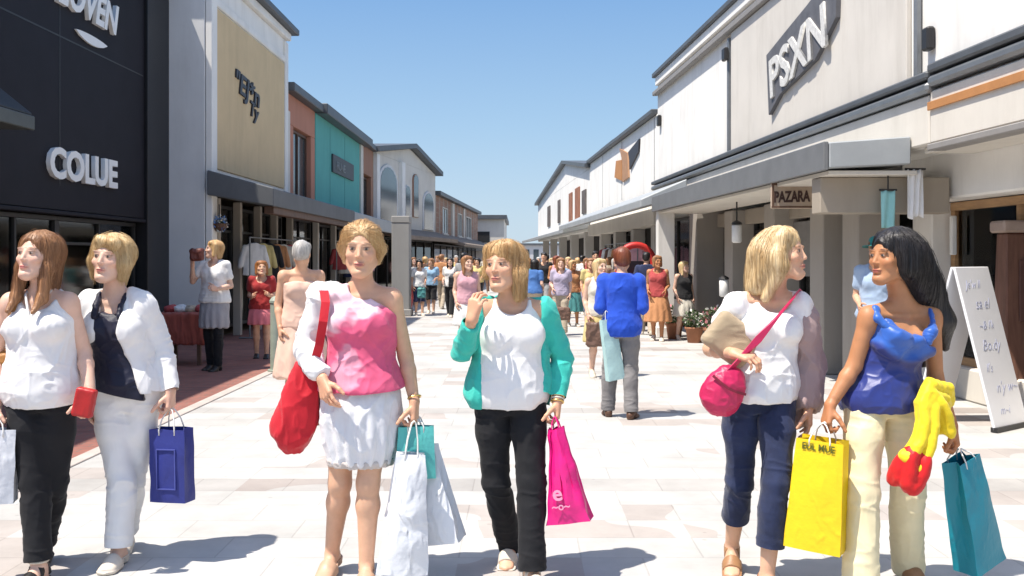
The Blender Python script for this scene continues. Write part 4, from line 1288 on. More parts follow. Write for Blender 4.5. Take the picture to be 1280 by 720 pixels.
HOOK = (35, 75, 45)          # fingers closed round a handle
REL = (18, 28, 18)
BLOND = hairmat('blond', (.74, .56, .31), (.46, .29, .12))
GOLD = hairmat('golden', (.66, .45, .22), (.40, .22, .085))
PALEB = hairmat('pale blond', (.74, .58, .34), (.44, .28, .12))
BROWNH = hairmat('light brown', (.38, .19, .085), (.20, .09, .04))
BLACKH = hairmat('black', (.020, .016, .016), (.006, .005, .005))
REDH = hairmat('red brown', (.26, .075, .03), (.12, .03, .015))
GREYH = hairmat('grey white', (.62, .60, .56), (.36, .34, .32))
WHITEF = fabric('white cotton', (.78, .77, .755), var=.03)
WHITEK = fabric('white knit', (.74, .735, .73), var=.03, bump=.2)
BLACKF = fabric('black trousers', (.012, .012, .014), sheen=.05)
CREAMF = fabric('cream linen', (.76, .67, .43), var=.05)
SHOEB = mat('black leather', (.02, .018, .018), .4, .1, 20, .05, 150)
SHOET = mat('tan leather', (.33, .17, .08), .45, .15, 20, .08, 150)
SHOEN = mat('nude leather', (.52, .33, .22), .45, .1, 20, .05, 150)
SHOEW = mat('pale sandal', (.62, .55, .46), .5, .1, 20, .05, 150)
GOLDM = mat('gold metal', (.8, .55, .2), .3, .05, 10, 0, metal=1)


def neck_cut(F, f, r=(.085, .10, .085), up=.0, fwd=-.035):
    F.cut(ell(f.J['neck'] + np.array((0, fwd, up)), r), .008)


# ---- A: white sleeveless top, black trousers, far left
f = A = px_fig(4.75, 50, dict(head=(47, 320, -.02), neck=(52, 363, .02), shL=(86, 379, .02), shR=(14, 379, .02), elL=(105, 440, .06), wrL=(113, 492, -.06), elR=(-6, 440, .05), wrR=(-4, 500, -.05),
    hipL=(73, 492, 0), hipR=(29, 492, 0), kneeL=(66, 604, .04), kneeR=(43, 604, -.05), ankL=(57, .22), ankR=(48, -.10)), S=1.0, w=.92, head=(-14, -6, 2), hs=1.0, skin='light', feet={'L': (8, 24), 'R': (-6, 0)})
rt = person_root(f, 'woman in white sleeveless top and black trousers at the left edge')
f.make(rt, {'L': (((0, -.25, -1), (-1, .1, 0)), dict(curl=(45, 70, 40))), 'R': (((0, -.1, -1), (1, .1, 0)), dict(curl=HOOK))})
def hb(F):
    q = f.hq
    for x in (-1, 1):
        F.u(cone(q(x * .055, .01, .055), q(x * .068, -.010, -.06), .028, .026), .03)
        F.u(cone(q(x * .068, -.010, -.06), q(x * .072, -.03, -.20), .026, .022), .02)
        F.u(cone(q(x * .072, -.03, -.20), q(x * .068, -.075, -.27), .022, .010), .02)
    F.u(cone(q(0, .06, .02), q(0, .075, -.20), .075, .055), .04)
f.hair(rt, BROWNH, hb, face=(.0, -.108, -.026, .058, .078, .106), pad=(.18, .18, .42))
def tb(F):
    F.u(f.torso(.014, [(-.2, .02, .03), (.17, .016, .026), (.4, .026, .024), (.76, .006, .01)], u0=-.13), .02)
    for x in (-1, 1): F.u(ell(f.fr(x * .072, -.085, .73), (.066, .056, .062)), .04)
    for sd in 'LR':
        F.cut(ell(f.J['sh' + sd] + np.array((.055 if sd == 'L' else -.055, 0, .01)), (.05, .12, .10)), .01)
    neck_cut(F, f, (.092, .11, .105), -.0, -.06)
    z0 = f.z(-.13)
f.garment('top', rt, WHITEF, tb, amp=.006, fold=(13, 13, 4), wrinkles=[(f.fr(0, -.1, .05), .16, (12, 12, 26), .008)], hems=[f.hem(-.115, (.03, .1, -1))])
f.trousers(rt, BLACKF, add=.008, hem=.10, flare=.004)
for sd in 'LR': f.shoe(rt, sd, SHOEB, 'sandal')
for sd in 'LR': bracelet(f.J['ank' + sd] + np.array((0, .0, .02)), (0, 0, 1), .043, .006, 'ankle_strap', SHOEW, rt)
m = MB(); n0 = f.J['neck']
m.tube([n0 + np.array(p) for p in ((-.062, .02, .02), (-.05, -.055, -.02), (-.012, -.105, -.10), (.0, -.125, -.15), (.014, -.105, -.10), (.05, -.055, -.02), (.062, .02, .02))], .006)
m.build('necklace', WHITEK, rt, smooth=True)

# ---- B: blond bob, white jacket over a navy top, white trousers
f = B = px_fig(5.0, 150, dict(head=(139, 323, -.03), neck=(144, 366, .02), shL=(180, 381, .0), shR=(113, 381, .02), elL=(203, 438, .05), wrL=(213, 488, -.02), elR=(106, 440, .05), wrR=(114, 496, .0),
    hipL=(180, 493, 0), hipR=(136, 493, 0), kneeL=(163, 600, .05), kneeR=(152, 600, -.05), ankL=(158, .20), ankR=(148, -.08)), S=1.02, w=.92, head=(-8, -3, 4), hs=1.03, skin='light', feet={'L': (10, 22), 'R': (0, 0)})
rt = person_root(f, 'blond woman in open white jacket, navy top and white trousers')
f.make(rt, {'L': (((.03, -.05, -1), (-1, .1, 0)), dict(curl=HOOK)), 'R': (((0, -.1, -1), (1, .1, 0)), dict(curl=REL))})
def hb(F):
    q = f.hq
    for x in (-1, 1):
        F.u(cone(q(x * .060, .0, .06), q(x * .070, -.008, -.02), .034, .033), .03)
        F.u(cone(q(x * .070, -.008, -.02), q(x * .070, -.010, -.09), .031, .016), .03)
    F.u(cone(q(-.03, -.06, .082), q(.05, -.066, .072), .026, .028), .02)
    F.u(cone(q(0, .06, .02), q(0, .06, -.11), .080, .045), .04)
f.hair(rt, BLOND, hb, face=(-.008, -.114, -.034, .060, .072, .102), pad=(.17, .17, .22))
def tb(F):
    F.u(f.torso(.010, [(-.2, .022, .03), (.17, .02, .026), (.4, .012, .012)], u0=-.08, u1=.90), .02)
    for x in (-1, 1): F.u(ell(f.fr(x * .070, -.080, .73), (.064, .056, .062)), .04)
    F.half(f.fr(.04, 0, -.02), (-.22, 0, -1))
    F.half(f.fr(.115, 0, 0), (1, 0, .10)); F.cut(boxp(f.fr(-.0, .14, .5), (.3, .12, .6)), .004)
    for x in (-.062, .062):
        strip_on(F, [f.fr(x, -.115, .88), f.fr(x * 1.02, -.085, 1.0), f.fr(x * 1.1, -.02, 1.12)], .010)
f.garment('top', rt, fabric('navy satin', (.012, .013, .030), .45, sheen=.1), tb, amp=.006, fold=(9, 9, 14), hems=[(f.fr(.04, 0, -.0), (-.22, 0, -1), None)])
def tb(F):
    F.u(f.torso(.020, [(-.2, .03, .034), (.17, .026, .034), (.4, .026, .022), (.8, .004, .012)], u0=.02), .02)
    for x in (-1, 1): F.u(ell(f.fr(x * .076, -.085, .73), (.068, .062, .070)), .05)
    for sd in 'LR':
        f.arm_prims(F, sd, .010, scale=1.0)
        F.u(cone(f.J['neck'] + np.array((.03 if sd == 'L' else -.03, .02, -.015)), f.J['sh' + sd] + np.array((0, 0, .02)), .042, .046), .02)
    c = f.fr(-.012, -.17, .5); F.cut(boxp(c, (.046, .14, .40), rot(0, 0, 0), .015), .012)
    c = f.fr(-.0, -.17, .25); F.cut(boxp(c, (.085, .14, .17), rot(0, 0, -22), .015), .012)
    neck_cut(F, f, (.075, .10, .10), .0, -.035)
    for sd in 'LR':
        d = unit(f.J['wr' + sd] - f.J['el' + sd]); F.cut(ell(f.J['wr' + sd] + d * .085, (.055, .055, .08)), .004)
f.garment('jacket', rt, WHITEF, tb, amp=.007, fold=(11, 11, 7), wrinkles=[(f.J['elL'], .10, (10, 10, 26), .010)], hems=[f.hem(.04), f.cuff('L', .0)])
f.trousers(rt, WHITEF, add=.010, hem=.09, flare=.008, thin=.96)
for sd in 'LR': f.shoe(rt, sd, SHOEW, 'slip')

# ---- C: pink one-shoulder top, white skirt
f = C = px_fig(4.7, 440, dict(head=(452, 312, -.02), neck=(453, 357, .02), shL=(490, 374, .0), shR=(407, 374, .02), elL=(507, 446, .05), wrL=(518, 502, -.03), elR=(383, 432, .0), wrR=(403, 474, -.15),
    hipL=(474, 490, 0), hipR=(428, 490, 0), kneeL=(460, 604, -.05), kneeR=(425, 604, .02), ankL=(458, -.06), ankR=(415, .10)), S=1.02, w=.93, head=(2, 3, 1), hs=1.08, skin='tan', feet={'L': (6, 6), 'R': (-8, 8)})
f.browcol = (.10, .055, .03)
rt = person_root(f, 'blond woman in pink one-shoulder top and short white skirt')
f.make(rt, {'L': (((.03, -.12, -1), (-1, .15, 0)), dict(curl=HOOK)), 'R': (((.35, -.45, -1), (.6, .5, 0)), dict(curl=[(10, 20, 15), (18, 30, 20), (28, 40, 25), (35, 45, 30)], spread=1.25, thumb=.3))})
def hb(F):
    q = f.hq
    for x in (-1, 1):
        F.u(cone(q(x * .05, -.02, .078), q(x * .076, .012, .0), .030, .028), .03)
        F.u(cone(q(x * .076, .012, .0), q(x * .070, .015, -.055), .026, .014), .02)
    F.u(ell(q(0, .07, .03), (.068, .055, .07)), .03)
    F.u(cone(q(-.035, -.03, .086), q(.03, -.035, .088), .022, .024), .02)
f.hair(rt, GOLD, hb, face=(.0, -.122, -.020, .067, .083, .112), pad=(.17, .18, .17), flow=(0, 1, -.35), ragged=.015, cap=(.083, .103, .092), strands=1100)
def tb(F):
    F.u(f.torso(.013, [(-.2, .040, .045), (.02, .036, .042), (.12, .024, .028), (.4, .018, .014)], u0=.02, u1=1.06), .02)
    for x in (-1, 1): F.u(ell(f.fr(x * .072, -.085, .73), (.068, .056, .064)), .04)
    F.u(cone(f.fr(-.05, -.04, 1.05), f.J['shR'] + np.array((.01, 0, .012)), .05, .052), .02)
    F.half(f.fr(.10, 0, .965), (.42, 0, 1)) if False else None
    F.cut(boxp(f.fr(.20, 0, 1.22), (.22, .4, .15), rot(0, 0, 34), .01), .012)
    F.cut(ell(f.J['neck'] + np.array((.015, -.04, .0)), (.075, .09, .075)), .01)
    F.cut(ell(f.J['shR'] + np.array((-.06, 0, -.02)), (.052, .12, .10)), .012)
def pinkcol(V):
    u = (V[:, 2] - f.zh) / (f.zs - f.zh); cx = f.pel[0]; x = V[:, 0] - cx
    n1 = vnoise(V * (11, 11, 15), 3); n2 = vnoise(V * (34, 34, 45), 5)
    t = u - .75 * (x + .02) - .30 * (n1 - .5) - .12 * (n2 - .5)
    m = np.clip((t - .72) / .16, 0, 1)[:, None]
    c = np.array((.66, .10, .20)) * (1 - m) + np.array((.74, .54, .60)) * m
    bl = np.clip((.50 - np.hypot((x + .055) / .16, (u - .30) / .42) - .5 * (n1 - .5) - .35 * (n2 - .5)) / .25, 0, .5)[:, None]
    c = c * (1 - bl) + np.array((.72, .46, .55)) * bl
    return c * (.93 + .14 * vnoise(V * 30, 2))[:, None]
f.garment('top', rt, fabric('pink print', (1, 1, 1), .75, attr=True), tb, amp=.006, fold=(12, 12, 10), col=pinkcol, hems=[f.hem(.045, (.05, .1, -1))])
def sk(F):
    z1 = f.z(.14); z0 = .56; p = f.pel
    F.u(loft([(z0, p[0] - .0, p[1], .150, .125), (z0 + .12, p[0], p[1], .180, .145), (z0 + .24, p[0], p[1] + .01, .194, .152), (f.zh + .0, p[0], p[1] + .012, .182, .136), (z1, p[0], p[1], .160, .106)]), .02)
def skx(V):
    a = np.arctan2(V[:, 1] - f.pel[1], V[:, 0] - f.pel[0]); z = V[:, 2]
    return .006 * np.sin(a * 17 + 2 * vnoise(V * 6, 4)) * np.clip((.95 - z) * 3, .2, 1)
f.garment('skirt', rt, fabric('white linen', (.70, .70, .72), .8, var=.04, bump=.25), sk, amp=.006, fold=(13, 13, 5), extra=skx, lo=(-.35, -.3, .5), hi=(.4, .35, 1.1))
def band(F):
    z0 = .545; p = f.pel
    F.u(loft([(z0, p[0], p[1], .150, .125), (z0 + .03, p[0], p[1], .157, .130)]), .004)
f.garment('skirt_hem', rt, fabric('lace hem', (.62, .56, .52), .8, bump=.5), band, amp=.004, fold=(30, 30, 40), lo=(-.35, -.3, .5), hi=(.4, .35, .65))
# white wrap hanging round her right arm
def wr(F):
    J = f.J; sh, el, w_ = J['shR'], J['elR'], J['wrR']
    strip_on(F, [sh + np.array((.035, .03, .035)), sh + np.array((-.025, -.0, .02)), sh + (el - sh) * .5 + np.array((-.02, -.01, 0)), el + np.array((-.01, -.01, .0)), el + (w_ - el) * .75], .047, .02)
    F.u(cone(el + (w_ - el) * .3, el + (w_ - el) * .3 + np.array((.0, .03, -.10)), .05, .02), .02)
f.garment('arm_wrap', rt, WHITEK, wr, amp=.010, fold=(11, 11, 11))
bracelet(f.J['wrL'] + np.array((0, 0, .02)), f.J['wrL'] - f.J['elL'], .030, .0045, 'bracelet', GOLDM, rt)
for sd in 'LR': f.shoe(rt, sd, SHOEN, 'slip')

# ---- D: turquoise cardigan, white tee, black trousers
f = D = px_fig(4.75, 640, dict(head=(630, 333, -.02), neck=(640, 375, .02), shL=(680, 388, .01), shR=(605, 388, .0), elL=(702, 448, .05), wrL=(697, 499, -.04), elR=(577, 440, -.05), wrR=(590, 399, -.22),
    hipL=(660, 497, 0), hipR=(614, 497, 0), kneeL=(664, 604, -.08), kneeR=(620, 604, .02), ankL=(665, -.14), ankR=(636, .20)), S=1.0, w=.92, head=(-28, -3, -3), hs=1.03, skin='tan', feet={'L': (14, 0), 'R': (-6, 20)})
rt = person_root(f, 'woman in turquoise cardigan and white tee raising one hand to her chin')
f.make(rt, {'L': (((-.02, -.1, -1), (-1, .1, 0)), dict(curl=HOOK)), 'R': (((.22, -.1, 1), (.6, .8, 0)), dict(curl=(30, 45, 30)))})
def hb(F):
    q = f.hq
    F.u(cone(q(-.055, -.02, .075), q(.05, -.035, .085), .034, .036), .02)
    F.u(cone(q(-.065, .0, .05), q(-.080, -.02, -.04), .034, .022), .03)
    F.u(cone(q(.055, .01, .06), q(.074, .0, -.04), .034, .030), .03)
    F.u(cone(q(.074, .0, -.04), q(.070, -.005, -.15), .029, .014), .03)
    F.u(cone(q(0, .06, .02), q(.02, .07, -.15), .082, .050), .04)
f.hair(rt, GOLD, hb, face=(-.01, -.115, -.034, .060, .074, .102), pad=(.18, .18, .30))
def tb(F):
    F.u(f.torso(.014, [(-.2, .02, .035), (.17, .02, .035), (.4, .032, .036), (.6, .02, .02)], u0=-.10), .02)
    for x in (-1, 1): F.u(ell(f.fr(x * .072, -.085, .73), (.068, .056, .064)), .05)
    neck_cut(F, f, (.080, .095, .080), .005, -.05)
f.garment('tee_shirt', rt, WHITEF, tb, amp=.0045, fold=(9, 9, 4), wrinkles=[(f.fr(0, -.1, .0), .16, (12, 12, 24), .007)], hems=[f.hem(-.085, (.0, .12, -1))])
def tb(F):
    F.u(f.torso(.026, [(-.2, .034, .012), (.17, .034, .008), (.4, .040, .01), (.76, .01, .0)], u0=-.12), .02)
    for sd in 'LR':
        f.arm_prims(F, sd, .010, scale=1.03)
        F.u(cone(f.J['neck'] + np.array((.045 if sd == 'L' else -.045, .02, -.03)), f.J['sh' + sd] + np.array((0, 0, .015)), .036, .05), .02)
    F.cut(boxp(f.fr(.0, -.22, .30), (.122, .19, .34), None, .02), .015)
    F.cut(boxp(f.fr(.0, -.22, .92), (.080, .19, .22), None, .02), .03)
    neck_cut(F, f, (.095, .12, .10), .02, -.03)
    d = unit(f.J['wrL'] - f.J['elL']); F.cut(ell(f.J['wrL'] + d * .06, (.06, .06, .075)), .004)
    d = unit(f.J['wrR'] - f.J['elR']); F.cut(ell(f.J['wrR'] + d * .02, (.06, .06, .075)), .004)
f.garment('cardigan', rt, fabric('turquoise knit', (.045, .50, .41), .85, bump=.3), tb, amp=.007, fold=(10, 10, 7), wrinkles=[(f.J['elL'], .11, (10, 10, 26), .010), (f.J['elR'], .11, (14, 14, 20), .010)], hems=[f.hem(-.11), f.cuff('L', .012), f.cuff('R', .03)])
f.trousers(rt, BLACKF, add=.009, hem=.07, flare=.010, thin=.95)
for sd in 'LR': f.shoe(rt, sd, SHOEW, 'sandal')
for k, mt_ in ((.0, GOLDM), (.014, SHOEW), (.028, GOLDM)): bracelet(f.J['wrL'] - unit(f.J['wrL'] - f.J['elL']) * (k - .012), f.J['wrL'] - f.J['elL'], .029, .005, 'bracelet', mt_, rt)

# ---- E: long pale blond hair, white tee, cropped dark jeans
f = E = px_fig(4.65, 953, dict(head=(979, 317, -.02), neck=(966, 366, .02), shL=(998, 380, .01), shR=(920, 380, .0), elL=(1011, 452, .04), wrL=(1010, 508, -.02), elR=(888, 436, .08), wrR=(918, 442, -.14),
    hipL=(972, 494, 0), hipR=(926, 494, 0), kneeL=(970, 604, -.14), kneeR=(925, 602, .04), ankL=(959, -.14), ankR=(915, .20)), S=1.02, w=.86, head=(58, -3, 0), hs=1.03, skin='tan', feet={'L': (5, 0), 'R': (-12, 18)})
rt = person_root(f, 'woman with long pale blond hair, white tee and cropped dark jeans')
f.make(rt, {'L': (((0, -.12, -1), (-1, .1, 0)), dict(curl=REL)), 'R': (((.75, -.6, -.15), (.0, .3, -1)), dict(curl=(30, 45, 30)))})
def hb(F):
    q = f.hq
    F.u(cone(q(-.045, -.025, .080), q(.05, -.02, .080), .036, .034), .02)
    for x in (-1, 1):
        F.u(cone(q(x * .06, .0, .06), q(x * .082, .0, -.04), .040, .036), .03)
    n = f.J['neck']
    F.u(cone(q(-.08, .02, -.02), n + np.array((-.085, -.035, .03)), .050, .040), .03)
    F.u(cone(q(-.08, -.01, -.06), n + np.array((-.055, -.085, -.02)), .034, .018), .03)
    F.u(cone(q(-.03, .08, .0), n + np.array((-.07, .05, -.02)), .075, .05), .04)
    F.u(cone(q(.02, .07, .0), n + np.array((-.0, .085, -.03)), .075, .05), .04)
f.hair(rt, PALEB, hb, face=(.0, -.115, -.030, .060, .078, .104), pad=(.22, .22, .34), amp=.006, strands=420)
def tb(F):
    F.u(f.torso(.011, [(-.2, .030, .04), (.17, .022, .036), (.4, .026, .026), (.6, .014, .012)], u0=-.05), .02)
    for x in (-1, 1): F.u(ell(f.fr(x * .070, -.082, .73), (.066, .054, .062)), .04)
    for sd in 'LR':
        sh, el = f.J['sh' + sd], f.J['el' + sd]
        F.u(cone(sh + np.array((0, 0, -.005)), sh + (el - sh) * .42, .056, .060), .03)
        F.u(cone(f.J['neck'] + np.array((.04 if sd == 'L' else -.04, .02, -.03)), sh, .034, .05), .02)
        F.u(ell(sh + (el - sh) * .40, (.064, .064, .045)), .02)
    neck_cut(F, f, (.085, .11, .10), -.0, -.055)
f.garment('tee_shirt', rt, WHITEF, tb, amp=.006, fold=(12, 12, 6), wrinkles=[(f.fr(0, -.1, .1), .15, (12, 12, 26), .008)], hems=[f.hem(-.035, (0, .1, -1))])
def tb(F):
    sh, el, w_ = f.J['shL'], f.J['elL'], f.J['wrL']
    F.u(cone(sh + (el - sh) * .25, el, .066, .062), .02); F.u(cone(el, w_ + np.array((0, .02, .02)), .062, .060), .02)
    F.u(cone(el + np.array((-.02, .06, -.02)), w_ + np.array((-.02, .07, -.06)), .055, .045), .03)
    F.half(w_ + np.array((0, 0, -.02)), (0, 0, -1)) if False else None
    d = unit(w_ - el); F.cut(ell(w_ + d * .075, (.06, .06, .075)), .004)
f.garment('sheer_sleeve', rt, fabric('mauve chiffon', (.36, .26, .25), .7), tb, amp=.011, fold=(14, 14, 4))
jn = fabric('dark denim', (.017, .025, .065), .8, bump=.25, var=.35)
f.trousers(rt, jn, thin=.95, add=.007, hems={'L': .22, 'R': .27}, flare=.008, amp=.005, cuff=.006)
def bf(F): F.u(f.torso(.022, u0=.14, u1=.20), .004)
f.garment('belt', rt, SHOEB, bf, amp=.0)
for sd in 'LR': f.shoe(rt, sd, SHOET, 'sandal')

# ---- F: long black hair, blue satin top, cream trousers
f = G_ = px_fig(4.55, 1106, dict(head=(1114, 322, -.02), neck=(1130, 376, .02), shL=(1164, 397, .03), shR=(1086, 397, -.03), elL=(1169, 470, .06), wrL=(1190, 532, -.03), elR=(1068, 457, -.02), wrR=(1038, 506, -.06),
    hipL=(1128, 502, 0), hipR=(1080, 502, 0), kneeL=(1134, 615, .04), kneeR=(1078, 615, -.08), ankL=(1134, .14), ankR=(1076, -.12)), S=1.04, w=.82, head=(-64, -2, 0), hs=1.05, skin='deep', feet={'L': (8, 12), 'R': (-6, 0)})
f.browcol = (.02, .012, .01)
rt = person_root(f, 'woman with long black hair, royal blue satin top and cream trousers')
f.make(rt, {'L': (((.12, -.1, -1), (-1, .1, 0)), dict(curl=HOOK)), 'R': (((-.3, -.15, -1), (1, .1, -.3)), dict(curl=HOOK))})
def hb(F):
    q = f.hq; n = f.J['neck']
    F.u(cone(q(-.04, -.01, .082), q(.045, -.01, .082), .034, .034), .02)
    F.u(cone(q(.06, .0, .06), q(.084, .015, -.05), .040, .040), .03)
    F.u(cone(q(-.06, .01, .05), q(-.08, .03, -.05), .034, .030), .03)
    F.u(cone(q(.05, .06, .02), n + np.array((.135, .05, .03)), .080, .070), .04)
    F.u(cone(n + np.array((.135, .05, .03)), n + np.array((.195, .05, -.10)), .070, .056), .03)
    F.u(cone(n + np.array((.195, .05, -.10)), n + np.array((.215, .06, -.22)), .056, .018), .03)
    F.u(cone(q(.0, .05, .06), n + np.array((.10, .05, .08)), .075, .085), .04)
    F.u(cone(q(.02, .08, .0), n + np.array((.07, .085, -.05)), .085, .07), .04)
    F.u(cone(n + np.array((.07, .085, -.05)), n + np.array((.13, .12, -.30)), .07, .03), .04)
    F.u(cone(q(.07, .03, -.03), n + np.array((.085, -.015, .035)), .045, .035), .03)
f.hair(rt, BLACKH, hb, face=(-.006, -.115, -.030, .062, .078, .106), pad=(.36, .30, .52), amp=.004, strands=420)
SAT = mat('blue satin', (.022, .042, .23), .42, .06, 8, .04, 200, spec=.4, sheen=.2); add_creases(SAT, .5)
SATL = mat('light blue satin', (.025, .11, .42), .42, .06, 8, .04, 200, spec=.4, sheen=.2); add_creases(SATL, .5)
def tb(F):
    F.u(f.torso(.011, [(-.2, .036, .048), (.02, .030, .042), (.17, .024, .030), (.4, .016, .012)], u0=-.10, u1=.98), .02)
    for x in (-1, 1): F.u(ell(f.fr(x * .070, -.082, .73), (.066, .056, .062)), .04)
    F.cut(boxp(f.fr(.19, .12, .95), (.12, .3, .12), rot(0, 0, 35), .01), .012)
    F.cut(ell(f.fr(-.01, -.09, 1.04), (.085, .10, .115)), .012)
    F.cut(boxp(f.fr(0, .14, .95), (.3, .08, .16), None, .01), .01); F.u(ell(f.fr(-.075, .065, .02), (.105, .095, .09)), .03); F.u(ell(f.fr(.075, .065, .02), (.105, .095, .09)), .03); F.half((0, 0, f.z(-.10)), (0, 0, -1))
    strip_on(F, [f.fr(.078, -.125, .72), f.fr(.088, -.112, .84), f.fr(.100, -.090, .97), f.fr(.106, -.045, 1.09), f.fr(.106, .01, 1.13), f.fr(.10, .07, 1.05)], .008)
nk = f.fr(-.01, -.10, .93)
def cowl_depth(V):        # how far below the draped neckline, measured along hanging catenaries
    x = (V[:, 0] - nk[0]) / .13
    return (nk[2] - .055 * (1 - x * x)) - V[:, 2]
def cowl(V):
    front = np.clip((f.fr(0, 0, .8)[1] - V[:, 1]) / .06, 0, 1); d = cowl_depth(V)
    m = front * np.clip((.15 - d) / .05, 0, 1) * np.clip((d + .03) / .03, 0, 1)
    return m * (.011 * np.sin(d / .0175 + 1.6 * vnoise(V * 9, 3)) + .008)
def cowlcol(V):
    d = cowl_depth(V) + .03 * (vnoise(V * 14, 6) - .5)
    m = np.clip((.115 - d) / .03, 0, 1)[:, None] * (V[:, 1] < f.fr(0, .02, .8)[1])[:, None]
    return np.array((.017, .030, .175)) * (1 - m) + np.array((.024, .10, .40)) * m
SATV = mat('blue satin print', (1, 1, 1), .42, .06, 8, .04, 200, spec=.4, sheen=.2, attr=True); add_creases(SATV, .4)
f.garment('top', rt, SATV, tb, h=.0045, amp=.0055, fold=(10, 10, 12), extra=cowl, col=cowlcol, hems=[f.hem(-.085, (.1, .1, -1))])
def tb(F):
    a_, b_ = f.J['shR'] + np.array((.02, 0, .03)), f.J['shR'] + np.array((-.03, -.01, -.09))
    strip_on(F, [f.fr(-.095, -.115, .84), f.J['shR'] + np.array((.022, -.052, .0)), f.J['shR'] + np.array((.022, -.018, .036)), f.J['shR'] + np.array((.03, .05, .02))], .015, .02)
f.garment('draped_strap', rt, SATL, tb, h=.0045, amp=.002, fold=(14, 14, 4))
f.trousers(rt, CREAMF, add=.010, hem=.045, flare=.022, amp=.006, top=.12, knee=.002, thin=.96)
for sd in 'LR': f.shoe(rt, sd, SHOET, 'slip')

PEOPLE = dict(A=A, B=B, C=C, D=D, E=E, F=G_)
# ------------------------------------------------------------------ bags and other things carried
def paper(name, col, rough=.5):
    m = mat('paper ' + name, col, rough, .05, 6, .12, 40, spec=.4); add_creases(m, .7); return m


def shopping_bag(label, hold, w, h, d, hd, mt, yaw=0., roll=0., pitch=0., top=1.0, seed=1, crumple=.004, group='shopping bags', handle_mt=None, gather=0., name='shopping_bag', bulge=.01, handle_r=.0035):
    """open paper or plastic carrier hanging from the point held; folded gussets, crumpled panels, two handles"""
    M = rot(yaw) @ rot(0, pitch, 0) @ rot(0, 0, roll)
    root = empty(name, hold, label, 'bag', group)
    nu, ns, nz = 12, 6, 18
    per = [(-1 + 2 * i / nu, -1) for i in range(nu)] + [(1, -1 + 2 * i / ns) for i in range(ns)] + [(1 - 2 * i / nu, 1) for i in range(nu)] + [(-1, 1 - 2 * i / ns) for i in range(ns)]
    n = len(per); V = []; Q = []
    for k in range(nz + 1):
        t = k / nz                                   # 0 bottom, 1 top
        sc = 1 + (top - 1) * t ** (1.0 if not gather else .8)
        for (u, v) in per:
            x = u * w / 2 * sc; y = v * d / 2 * (1 + (max(.35, top) - 1) * t)
            if abs(u) == 1: x -= u * d * .30 * (1 - abs(v)) * t          # gusset folds inwards towards the top
            if abs(v) == 1: y += v * bulge * (1 - u * u) * math.sin(math.pi * min(1, t * .9 + .1))
            if gather: x += gather * t * .02 * math.sin(u * 9 + v * 3); y += gather * t * .02 * math.cos(u * 11)
            V.append((x, y, -hd - h + h * t))
    V = np.array(V)
    nz_ = np.stack([vnoise(V * 13 + seed * 7.3, 31), vnoise(V * 13 + seed * 7.3, 32), vnoise(V * 13 + seed * 7.3, 33)], 1) - .5
    V += nz_ * crumple * 2
    for k in range(nz):
        for i in range(n):
            j = (i + 1) % n; Q.append((k * n + i, k * n + j, (k + 1) * n + j, (k + 1) * n + i))
    c = len(V); V = np.vstack([V, [[0, 0, -hd - h + .004]]])
    me = bpy.data.meshes.new('bag_body')
    me.from_pydata([tuple(M @ p) for p in V], [], Q + [(i + 1 if i + 1 < n else 0, i, c) for i in range(n)]); me.update()
    o = link('bag_body', me, mt, root)
    so_ = o.modifiers.new('thickness', 'SOLIDIFY'); so_.thickness = .0022
    be = o.modifiers.new('edge', 'EDGE_SPLIT'); be.split_angle = R(50)
    me.polygons.foreach_set('use_smooth', [True] * len(me.polygons))
    for v in (-1, 1):
        yy = v * d / 2 * max(.35, top); xs = w * .22 * top
        pts = [M @ np.array(q) for q in ((-xs, yy, -hd - .03), (-xs, yy, -hd), (-xs * .8, yy * .7, -hd * .55), (-xs * .35, yy * .3, -.012), (0, yy * .2, .0), (xs * .35, yy * .3, -.012), (xs * .8, yy * .7, -hd * .55), (xs, yy, -hd), (xs, yy, -hd - .03))]
        MB().tube(pts, handle_r, 6).build('handle', handle_mt or mt, root, smooth=True)
    root['M'] = 0; del root['M']
    return root, M


def on_bag(root, M, txt, size, x, y, z, mt, name='print', **kw):
    """printing on the front panel"""
    B = M @ np.stack([(1, 0, 0), (0, 0, 1), (0, -1, 0)], 1)
    return text_part(name, txt, size, B, M @ np.array((x, y, z)), mt, root, extrude=.0008, **kw)


def soft(name, label, cat, mt, build, lo, hi, c, h=.005, amp=.005, fold=(12, 12, 12), group=None, parent=None, col=None):
    """soft thing modelled as one surface in world space, origin moved to c"""
    F = Field(np.array(lo), np.array(hi), h); build(F)
    V, Q = F.mesh()
    V = relax(V, Q, 1); Nn = vnormals(V, Q)
    W = V + .03 * np.c_[vnoise(V * 9, 11), vnoise(V * 9, 12), vnoise(V * 9, 13)]
    V = V + Nn * (amp * (1.4 * ridge(W * fold, 4) ** 3 + .7 * ridge(W * np.array(fold) * 2.3, 5) ** 3 - .5))[:, None]
    o = link(name, mesh_np(name, V - np.array(c), Q, col(V) if col else None), mt, parent)
    if parent is None: o.location = c
    return tag(o, label, cat, group) if label else o


HANDLEW = mat('white cord', (.7, .69, .66), .7, .05, 30)
